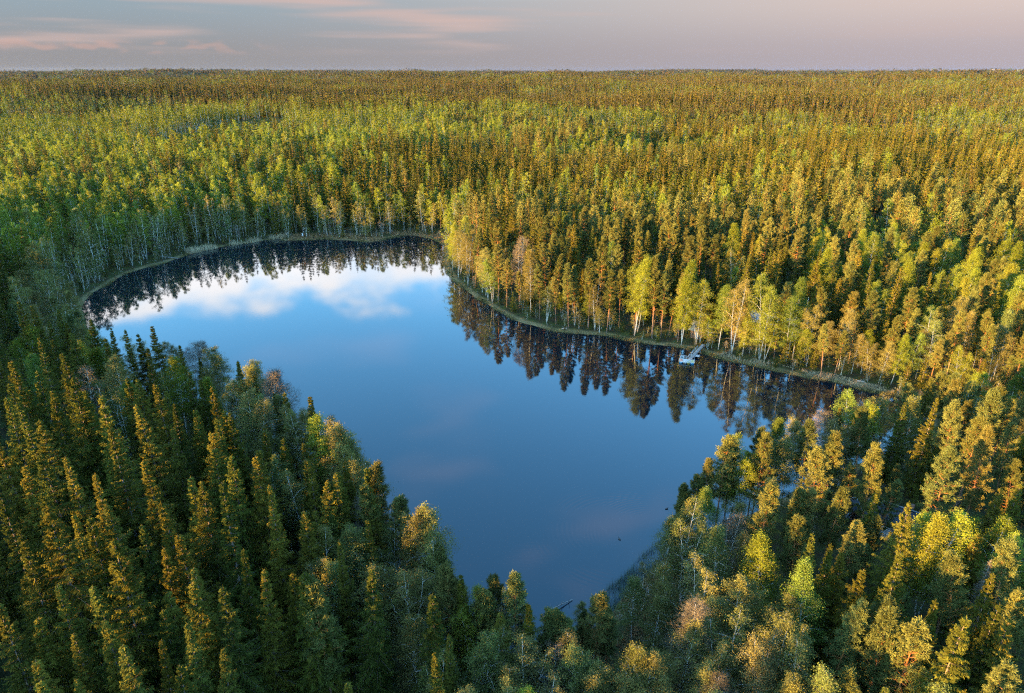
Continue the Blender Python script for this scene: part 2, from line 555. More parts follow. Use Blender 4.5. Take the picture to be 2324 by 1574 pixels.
def spruce(seed, h, R, lod):
    """lod 0 near, 1 middle, 2 far. returns trunk, crown"""
    r = np.random.default_rng(seed)
    dz, nb, J, wf = [(0.52, 9, 16, 0.70), (1.0, 7, 4, 2.0), (2.1, 5, 1, 4.6)][lod]
    trunk, crown = MB(), MB()
    n = 12 if lod == 0 else 5
    t = np.linspace(0, 1, n)
    bend = r.normal(0, 0.18, 2)
    P = np.stack([bend[0] * t ** 2, bend[1] * t ** 2, h * t], 1)
    trunk.tubes(P, 0.0080 * h * (1 - t) ** 0.9 + 0.010, 6 if lod == 0 else 4)
    zs = np.arange(0.10 * h, 0.985 * h, dz)
    zs = zs + r.uniform(-0.3, 0.3, len(zs)) * dz
    wl = np.repeat(r.uniform(0.74, 1.12, len(zs)), nb)
    Z = np.repeat(zs, nb) + r.normal(0, 0.05, len(zs) * nb)
    B = len(Z)
    az = r.uniform(0, 2 * math.pi, B)
    tt = np.clip(Z / h, 0, 0.995)
    slim = r.uniform(0.82, 1.0)
    L = R * wl * np.minimum((1 - tt) ** slim, (1 - tt) * 2.0) * r.uniform(0.66, 1.15, B) * (1 + 0.28 * np.sin(Z * 1.9 + seed) * np.sin(az * 2 + Z)) + 0.07
    L *= np.where(tt < 0.28, 0.55 + 0.45 * tt / 0.28, 1.0)
    side = 1 + 0.16 * np.cos(az - r.uniform(0, 6.28))
    L *= side
    pitch = np.radians(-26 + 62 * tt ** 1.6 + r.normal(0, 6, B))
    k = 0.20 * (1 - tt)
    rad = np.stack([np.cos(az), np.sin(az), 0 * az], 1)
    tan = np.stack([-np.sin(az), np.cos(az), 0 * az], 1)

    def at(s):
        s = np.atleast_1d(s)
        ax = np.stack([bend[0] * tt ** 2, bend[1] * tt ** 2, Z], 1)[:, None, :]
        return ax + rad[:, None, :] * (L[:, None] * s * np.cos(pitch)[:, None])[..., None] + np.array([0, 0, 1.0]) * (L[:, None] * (np.sin(pitch)[:, None] * s + k[:, None] * s ** 2))[..., None]
    if lod == 0:
        s3 = np.array([0.0, 0.35, 0.7, 0.95])
        trunk.tubes(at(s3), (0.028 * (L[:, None] / R) + 0.006) * (1 - 0.85 * s3), 3)
    s = np.linspace(0.14, 1.0, J) if J > 1 else np.array([0.35])
    P = at(s) + r.normal(0, 0.04, (B, len(s), 3))
    SS = np.broadcast_to(s, (B, len(s)))
    LL = np.broadcast_to(L[:, None], SS.shape)
    RR = np.broadcast_to(rad[:, None, :], P.shape)
    TT = np.broadcast_to(tan[:, None, :], P.shape)
    up = np.array([0, 0, 1.0])
    if lod == 2:
        d = unit(RR - up * 0.55 + r.normal(0, 0.2, P.shape))
        D = d * (LL * 0.95 + 0.15)[..., None]
        crown.kites(at(np.array([0.0])), D, TT * (0.42 * LL + 0.12)[..., None] + up * r.uniform(-.15, .15, SS.shape)[..., None] * LL[..., None])
        drop = at(np.array([0.5]))
        crown.kites(drop + up * 0.2, -up * (0.6 + 0.5 * LL)[..., None] + RR * 0.3 * LL[..., None], TT * (0.35 * LL + 0.1)[..., None])
    else:
        for sg in (-1, 1):
            ln = (0.20 + 0.36 * LL * (1.05 - SS)) * r.uniform(0.7, 1.25, SS.shape) * (1.0 if lod == 0 else 1.5)
            d = unit(RR * r.uniform(0.45, 0.9, SS.shape)[..., None] + TT * sg * r.uniform(0.6, 1.0, SS.shape)[..., None] - up * r.uniform(0.05, 0.5, SS.shape)[..., None])
            w = rand_perp(d, r) * ((0.052 + 0.035 * r.random(SS.shape)) * wf)[..., None]
            w = w * np.array([1, 1, 0.6])
            crown.kites(P, d * ln[..., None], w)
        ln = (0.15 + 0.16 * LL) * r.uniform(0.5, 1.3, SS.shape) * (1.0 if lod == 0 else 1.7)
        d = unit(RR * r.uniform(0.0, 0.6, SS.shape)[..., None] - up + r.normal(0, 0.15, P.shape))
        w = unit(TT + r.normal(0, 0.5, P.shape)) * ((0.055 + 0.03 * r.random(SS.shape)) * wf)[..., None]
        crown.kites(P, d * ln[..., None], w)
        # branch end sprays reaching forward
        d = unit(rad + up * 0.15 + r.normal(0, 0.15, rad.shape))
        crown.kites(at(np.array([0.85]))[:, 0], d * (0.22 + 0.12 * L)[:, None] * wf ** 0.4, rand_perp(d, r) * 0.07 * wf)
    # leader
    q = 26 if lod == 0 else (8 if lod == 1 else 3)
    zz = h * r.uniform(0.94, 0.995, q)
    d = unit(np.stack([r.normal(0, 0.6, q), r.normal(0, 0.6, q), r.uniform(0.8, 2.2, q)], 1))
    A = np.stack([0 * zz + bend[0], 0 * zz + bend[1], zz], 1)
    crown.kites(A, d * r.uniform(0.2, 0.42, q)[:, None] * (1 + 0.5 * lod), rand_perp(d, r) * 0.05 * wf)
    return trunk, crown


def pine(seed, h, R, lod):
    r = np.random.default_rng(seed)
    NB, K, T_, wf = [(62, 7, 34, 0.66), (36, 4, 11, 1.7), (14, 1, 6, 3.6)][lod]
    trunk, crown = MB(), MB()
    n = 12 if lod == 0 else 5
    t = np.linspace(0, 1, n)
    ph = r.uniform(0, 6.28, 2)
    amp = r.uniform(0.1, 0.4)

    def axis(u):
        return np.stack([amp * np.sin(u * 3 + ph[0]) * u, amp * np.sin(u * 2.6 + ph[1]) * u, h * u], -1)
    trunk.tubes(axis(t), 0.0068 * h * (1 - 0.85 * t) + 0.01, 7 if lod == 0 else 4)
    base = r.uniform(0.36, 0.56)
    u = base + (0.985 - base) * np.linspace(0, 1, NB) ** 0.85
    tt = (u - base) / (1 - base)
    az = np.cumsum(r.uniform(1.7, 3.1, NB))
    L = R * 1.12 * (1.02 - tt) ** 0.62 * (0.50 + 0.50 * np.minimum(1, tt * 3.5)) * r.uniform(0.6, 1.15, NB) + 0.15
    pitch = np.radians(2 + 46 * tt ** 1.5 + r.normal(0, 9, NB))
    rad = np.stack([np.cos(az), np.sin(az), 0 * az], 1)
    tan = np.stack([-np.sin(az), np.cos(az), 0 * az], 1)
    up = np.array([0, 0, 1.0])
    A = axis(u)

    def at(s):
        s = np.atleast_1d(s)
        return A[:, None, :] + rad[:, None, :] * (L[:, None] * s * np.cos(pitch)[:, None])[..., None] + up * (L[:, None] * (np.sin(pitch)[:, None] * s + 0.22 * s ** 2))[..., None]
    if lod < 2:
        s4 = np.array([0, 0.35, 0.7, 1.0])
        trunk.tubes(at(s4), (0.04 * (L[:, None] / R) + 0.012) * (1 - 0.8 * s4), 3)
        # dead lower branches
        nd = 9 if lod == 0 else 3
        ud = r.uniform(base * 0.55, base, nd)
        ad = r.uniform(0, 6.28, nd)
        Pd = axis(ud)[:, None, :] + np.array([0, 0.5, 1.0])[None, :, None] * (np.stack([np.cos(ad), np.sin(ad), r.uniform(-0.45, 0.1, nd)], 1) * r.uniform(0.5, 1.5, nd)[:, None])[:, None, :]
        trunk.tubes(Pd, np.broadcast_to(np.array([0.022, 0.014, 0.005]), (nd, 3)), 3)
    if lod == 2:
        s = np.full((NB, 1), 0.62)
    else:
        s = np.linspace(0.38, 1.0, K)[None] + r.uniform(-0.05, 0.05, (NB, K))
    C = at(s)
    off = r.uniform(-0.5, 0.5, s.shape) * L[:, None] * (1.25 - s)
    if lod == 2:
        off *= 0
    C = C + tan[:, None, :] * off[..., None] + up * r.uniform(-0.05, 0.25, s.shape)[..., None]
    if lod == 0:
        st = at(np.maximum(s - 0.22, 0.05))
        trunk.tubes(np.stack([st, C], 2).reshape(-1, 2, 3), np.broadcast_to(np.array([0.013, 0.006]), (NB * K, 2)), 3)
    C = C.reshape(-1, 3)
    m = len(C)
    bias = np.repeat(rad, s.shape[1], 0) * 0.5 + up * 0.55
    d = unit(r.normal(0, 0.75, (m, T_, 3)) + bias[:, None, :])
    sz = {0: 0.36, 1: 0.55, 2: 1.15}[lod]
    ln = r.uniform(0.55, 1.15, (m, T_)) * sz
    st = C[:, None, :] + r.normal(0, 0.14 * wf ** 0.7, (m, T_, 3))
    crown.kites(st, d * ln[..., None], rand_perp(d, r) * (r.uniform(0.032, 0.055, (m, T_)) * wf * (1 if lod < 2 else 1.9))[..., None])
    return trunk, crown


def birch(seed, h, R, lod, leaves=1.0, stems=1, bare=False):
    r = np.random.default_rng(seed)
    NB, K, Mn, wf = [(44, 7, 66, 0.82), (26, 4, 22, 1.9), (12, 1, 12, 5.0)][lod]
    trunk, crown = MB(), MB()
    NBs = max(6, NB // stems)
    up = np.array([0, 0, 1.0])
    lean0 = r.uniform(0, 6.28)
    for st_i in range(stems):
        hh = h * (1.0 if st_i == 0 else r.uniform(0.82, 0.97))
        n = 12 if lod == 0 else 5
        t = np.linspace(0, 1, n)
        la = lean0 + st_i * 2 * math.pi / stems + r.uniform(-0.4, 0.4)
        sp = (0.085 * h if stems > 1 else 0.03 * h) * r.uniform(0.6, 1.3)
        ph = r.uniform(0, 6.28)
        wob = 0.016 * h

        def axis(u):
            b = sp * u ** 0.8
            return np.stack([math.cos(la) * b + wob * np.sin(u * 5 + ph) * u, math.sin(la) * b + wob * np.cos(u * 4 + ph) * u, hh * u * 0.985], -1)
        trunk.tubes(axis(t), (0.0052 if stems == 1 else 0.0042) * h * (1 - 0.90 * t) + 0.008, 6 if lod == 0 else 4)
        base = r.uniform(0.20, 0.36)
        u = base + (0.98 - base) * np.linspace(0, 1, NBs) ** 0.9
        tt = (u - base) / (1 - base)
        az = np.cumsum(r.uniform(1.8, 2.9, NBs))
        L = R * (0.45 + 0.9 * np.sin(math.pi * np.clip(0.18 + 0.74 * tt, 0, 1))) * r.uniform(0.65, 1.12, NBs) * (0.82 if stems > 1 else 1.0)
        L *= 1 - 0.55 * tt ** 3
        pitch = np.radians(40 + 30 * tt + r.normal(0, 8, NBs))
        rad = np.stack([np.cos(az), np.sin(az), 0 * az], 1)
        tan = np.stack([-np.sin(az), np.cos(az), 0 * az], 1)
        A = axis(u)

        def at(s):
            s = np.atleast_1d(s)
            return A[:, None, :] + rad[:, None, :] * (L[:, None] * s * np.cos(pitch)[:, None] * (1 + 0.25 * s))[..., None] + up * (L[:, None] * (np.sin(pitch)[:, None] * s - 0.42 * s ** 2))[..., None]
        if lod < 2:
            s4 = np.array([0, 0.33, 0.66, 1.0])
            trunk.tubes(at(s4), (0.034 * (L[:, None] / R) * (1 - 0.5 * tt[:, None]) + 0.006) * (1 - 0.85 * s4), 3)
        s = (np.linspace(0.22, 1.0, K)[None] if K > 1 else np.array([[0.6]])) + r.uniform(-0.06, 0.06, (NBs, K))
        C = at(s)
        sec = unit(rad[:, None, :] * r.uniform(0.1, 0.9, s.shape)[..., None] + tan[:, None, :] * r.uniform(-1, 1, s.shape)[..., None] + up * r.uniform(-0.1, 0.7, s.shape)[..., None])
        sl = (0.35 + 0.34 * L[:, None]) * r.uniform(0.6, 1.2, s.shape)
        # drooping secondary twig
        v3 = np.array([0.0, 0.5, 1.0])
        tw = C[..., None, :] + sec[..., None, :] * (sl[..., None] * v3)[..., None] - up * (sl[..., None] * 0.55 * v3 ** 2)[..., None]
        if lod == 0:
            trunk.tubes(tw.reshape(-1, 3, 3), np.broadcast_to(np.array([0.011, 0.007, 0.003]), (NBs * K, 3)), 3, 1)
        mn = max(3, int(Mn * leaves))
        v = r.uniform(0.05, 1.08, (NBs, K, mn))
        Q = C[..., None, :] + sec[..., None, :] * (sl[..., None] * v)[..., None] - up * (sl[..., None] * 0.55 * v ** 2)[..., None]
        spread = 0.13 + 0.10 * sl[..., None, None]
        if lod == 2:
            spread = 0.33 * L.mean()
        Q = Q + r.normal(0, 1, Q.shape) * spread - up * np.abs(r.normal(0, 1, v.shape))[..., None] * 0.16
        d = unit(r.normal(0, 1, Q.shape) - up * 0.5)
        if bare:
            d = unit(sec[..., None, :] + r.normal(0, 0.5, Q.shape))
            ln = r.uniform(0.2, 0.5, v.shape) * (1, 1.6, 3.0)[lod]
            crown.tris(Q, d * ln[..., None], rand_perp(d, r) * 0.012 * (1, 2.2, 6)[lod])
        else:
            ln = r.uniform(0.085, 0.165, v.shape) * wf
            crown.tris(Q, d * ln[..., None], rand_perp(d, r) * (ln * 0.45)[..., None])
    return trunk, crown


VARIANTS = {}          # (species, lod) -> list of dict(trunk, crown, joined, height)


def joined(name, tr, cr, mats):
    b = MB()
    for i, src in enumerate((tr, cr)):
        off = b.nv
        b.v += src.v
        b.f += [f + off for f in src.f]
        b.mi += [m_ if i == 0 else np.full(len(f), len(mats) - 1, dtype=np.int32) for f, m_ in zip(src.f, src.mi)]
        b.nv += src.nv
    return b.mesh(name, mats)


def make_variants():
    def reg(sp, lod, h, tr, cr, mats):
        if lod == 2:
            mats = (*mats[:-1], bpy.data.materials[mats[-1].name + '_in_the_distance'])  # coarse crowns take the copy with shade in its colour
        lst = VARIANTS.setdefault((sp, lod), [])
        lst.append(dict(h=h, trunk=tr.mesh('trunk', list(mats[:-1])) if lod < 2 else None, crown=cr.mesh('crown', mats[-1]) if lod < 2 else None,
                        joined=joined('tree', tr, cr, mats)))
    for lod in (0, 1, 2):
        for i in range(6 if lod < 2 else 4):
            h, R = 20.0, (3.6, 4.2, 3.0, 3.8, 4.4, 2.6)[i]
            reg('S', lod, h, *spruce(100 + i, h, R, lod), (M['bark_spruce'], M['spruce']))
        for i in range(5 if lod < 2 else 3):
            h, R = 17.0, (1.7, 2.1, 1.5, 1.85, 2.3)[i]
            reg('P', lod, h, *pine(200 + i, h, R, lod), (M['bark_pine'], M['pine']))
        for i in range(4 if lod < 2 else 3):
            h, R = 15.0, (2.1, 2.4, 1.8, 2.6)[i]
            reg('B', lod, h, *birch(300 + i, h, R, lod, 1.0, (1, 2, 1, 2)[i]), (M['bark_birch'], M['twig'], M['fresh']))
        for i in range(6 if lod < 2 else 3):
            h, R = 14.0, (2.0, 2.4, 2.1, 2.6, 1.8, 2.3)[i]
            reg('O', lod, h, *birch(400 + i, h, R, lod, (0.8, 0.75, 0.6, 0.9, 0.7, 0.5)[i], (1, 2, 3, 2, 1, 3)[i]), (M['bark_birch'], M['twig'], M['olive']))
        for i in range(2):
            h, R = 13.0, (2.1, 2.4)[i]
            reg('R', lod, h, *birch(500 + i, h, R, lod, 0.5, (1, 2)[i], True), (M['bark_birch'], M['twig'], M['twig']))


make_variants()

# ------------------------------------------------------------------ ground, lake, sky-reaching land
def build_ground():
    a_f = np.radians(np.arange(-44, 44.01, 0.36))
    a_b = np.radians(np.arange(46, 314.1, 2.0))
    ang = np.concatenate([a_f, a_b])
    rad = [6.0]
    while rad[-1] < 14500:
        r_ = rad[-1]
        g = 1.05 if r_ < 40 else (1.0105 if r_ < 420 else 1.035)
        rad.append(r_ * g)
    rad = np.array(rad)
    A, Rr = np.meshgrid(ang, rad)
    X, Y = Rr * np.sin(A), Rr * np.cos(A)
    d = shore_dist(X.ravel(), Y.ravel())
    Z = ground_z(X.ravel(), Y.ravel(), d)
    V = np.stack([X.ravel(), Y.ravel(), Z], 1)
    nr, na = len(rad), len(ang)
    idx = np.arange(nr * na).reshape(nr, na)
    nx = np.roll(idx, -1, 1)
    q = np.stack([idx[:-1], idx[1:], nx[1:], nx[:-1]], -1).reshape(-1, 4)
    b = MB()
    b.add(V, q[:, ::-1])
    b.add(np.concatenate([[[0, 0, float(Z[0])]], V[:na]]), np.stack([np.zeros(na, int), 1 + np.roll(np.arange(na), -1), 1 + np.arange(na)], 1))
    m, T, out = new_mat('forest_floor')
    tc = T.node('ShaderNodeTexCoord')
    at = T.node('ShaderNodeAttribute', attribute_name='shore')
    P = tc.outputs['Object']
    n1 = T.noise(P, 0.35, 5.0, 0.6)
    n2 = T.noise(P, 2.2, 4.0, 0.65)
    n3 = T.noise(P, 0.06, 3.0)
    floor_c = T.mix(T.mr(n1, 0.35, 0.65), (0.045, 0.036, 0.020), (0.050, 0.058, 0.018))
    bank = T.mix(T.mr(n2, 0.35, 0.65), (0.20, 0.145, 0.075), (0.125, 0.098, 0.042))
    bank = T.mix(T.mr(n1, 0.52, 0.68), bank, (0.13, 0.075, 0.035))
    wide = T.m('ADD', -0.6, T.m('MULTIPLY', n3, 6.0))
    c = T.mix(T.m('MULTIPLY', T.mr(T.m('DIVIDE', at.outputs['Fac'], wide), 0.35, 1.0, 1.0, 0.0), 1.0), floor_c, bank)
    c = T.mix(T.mr(at.outputs['Fac'], -0.4, 0.15, 1.0, 0.0), c, (0.012, 0.010, 0.007))
    dif = T.node('ShaderNodeBsdfDiffuse')
    T.put(dif.inputs[0], c)
    bp_ = T.node('ShaderNodeBump')
    bp_.inputs['Strength'].default_value = 0.8
    bp_.inputs['Distance'].default_value = 0.3
    T.l.new(n2, bp_.inputs['Height'])
    T.l.new(bp_.outputs[0], dif.inputs['Normal'])
    T.l.new(dif.outputs[0], out.inputs[0])
    me = b.mesh('ground', m, True)
    at_ = me.attributes.new('shore', 'FLOAT', 'POINT')
    at_.data.foreach_set('value', np.concatenate([d, [50.0], d[:na]]).astype(np.float32))
    return tag(link(bpy.data.objects.new('ground', me)), 'forest floor with pale grassy banks along the lake', kind='structure')


def build_lake():
    big = LAKE - _nrm * 0.0
    c = big.mean(0)
    b = MB()
    # ring copy pushed under the bank so that the ground cuts the water's edge
    sgn = 1.0 if shore_dist(*(LAKE[40] + _nrm[40] * 1.5))[0] > 0 else -1.0
    outer = LAKE + _nrm * sgn * 0.8
    b.add(np.column_stack([outer, np.zeros(len(outer))]), np.arange(len(outer))[None])
    m, T, out = new_mat('lake_water')
    tc = T.node('ShaderNodeTexCoord')
    P = tc.outputs['Object']
    geo = T.node('ShaderNodeSeparateXYZ')
    T.l.new(P, geo.inputs[0])
    mp = T.node('ShaderNodeMapping')
    mp.inputs['Scale'].default_value = (0.6, 1.6, 1.0)
    mp.inputs['Rotation'].default_value = (0, 0, 0.5)
    T.l.new(P, mp.inputs[0])
    calm = T.mr(T.noise(P, 0.022, 2.0), 0.42, 0.62)
    hgt = T.m('MULTIPLY', T.noise(mp.outputs[0], 1.5, 2.0, 0.5), T.m('ADD', 0.12, T.m('MULTIPLY', calm, 0.30)))
    # rings left by two swimming ducks
    for (px, py, wl, reach, amp) in ((1492, 1216, 0.55, 13.0, 0.35), (1410, 1205, 0.75, 17.0, 0.28)):
        cx, cy = spot(px, py)
        dx, dy = T.m('SUBTRACT', geo.outputs[0], cx), T.m('SUBTRACT', geo.outputs[1], cy)
        rr = T.m('SQRT', T.m('ADD', T.m('MULTIPLY', dx, dx), T.m('MULTIPLY', dy, dy)))
        ring = T.m('SINE', T.m('MULTIPLY', rr, 6.283 / wl))
        env = T.m('MULTIPLY', T.mr(rr, reach * 0.3, reach * 0.62), T.mr(rr, reach * 0.62, reach, 1.0, 0.0))
        brk = T.mr(T.noise(P, 0.12, 2.0), 0.40, 0.60)
        hgt = T.m('ADD', hgt, T.m('MULTIPLY', T.m('MULTIPLY', ring, env), T.m('MULTIPLY', brk, amp)))
    bp_ = T.node('ShaderNodeBump')
    bp_.inputs['Strength'].default_value = 0.10
    bp_.inputs['Distance'].default_value = 0.05
    T.l.new(hgt, bp_.inputs['Height'])
    fr = T.node('ShaderNodeFresnel')
    fr.inputs['IOR'].default_value = 1.62
    gl = T.node('ShaderNodeBsdfGlossy')
    gl.inputs['Color'].default_value = (0.84, 0.95, 1.0, 1)
    gl.inputs['Roughness'].default_value = 0.03
    T.l.new(bp_.outputs[0], gl.inputs['Normal'])
    di = T.node('ShaderNodeBsdfDiffuse')
    di.inputs[0].default_value = (0.0025, 0.006, 0.010, 1)
    mx = T.node('ShaderNodeMixShader')
    T.l.new(fr.outputs[0], mx.inputs[0])
    T.l.new(di.outputs[0], mx.inputs[1])
    T.l.new(gl.outputs[0], mx.inputs[2])
    T.l.new(mx.outputs[0], out.inputs[0])
    me = b.mesh('lake', m)
    if me.polygons[0].normal.z < 0:
        me.flip_normals()
    return tag(link(bpy.data.objects.new('lake', me)), 'still dark blue forest lake mirroring clouds and trees', kind='structure')


build_ground()
build_lake()

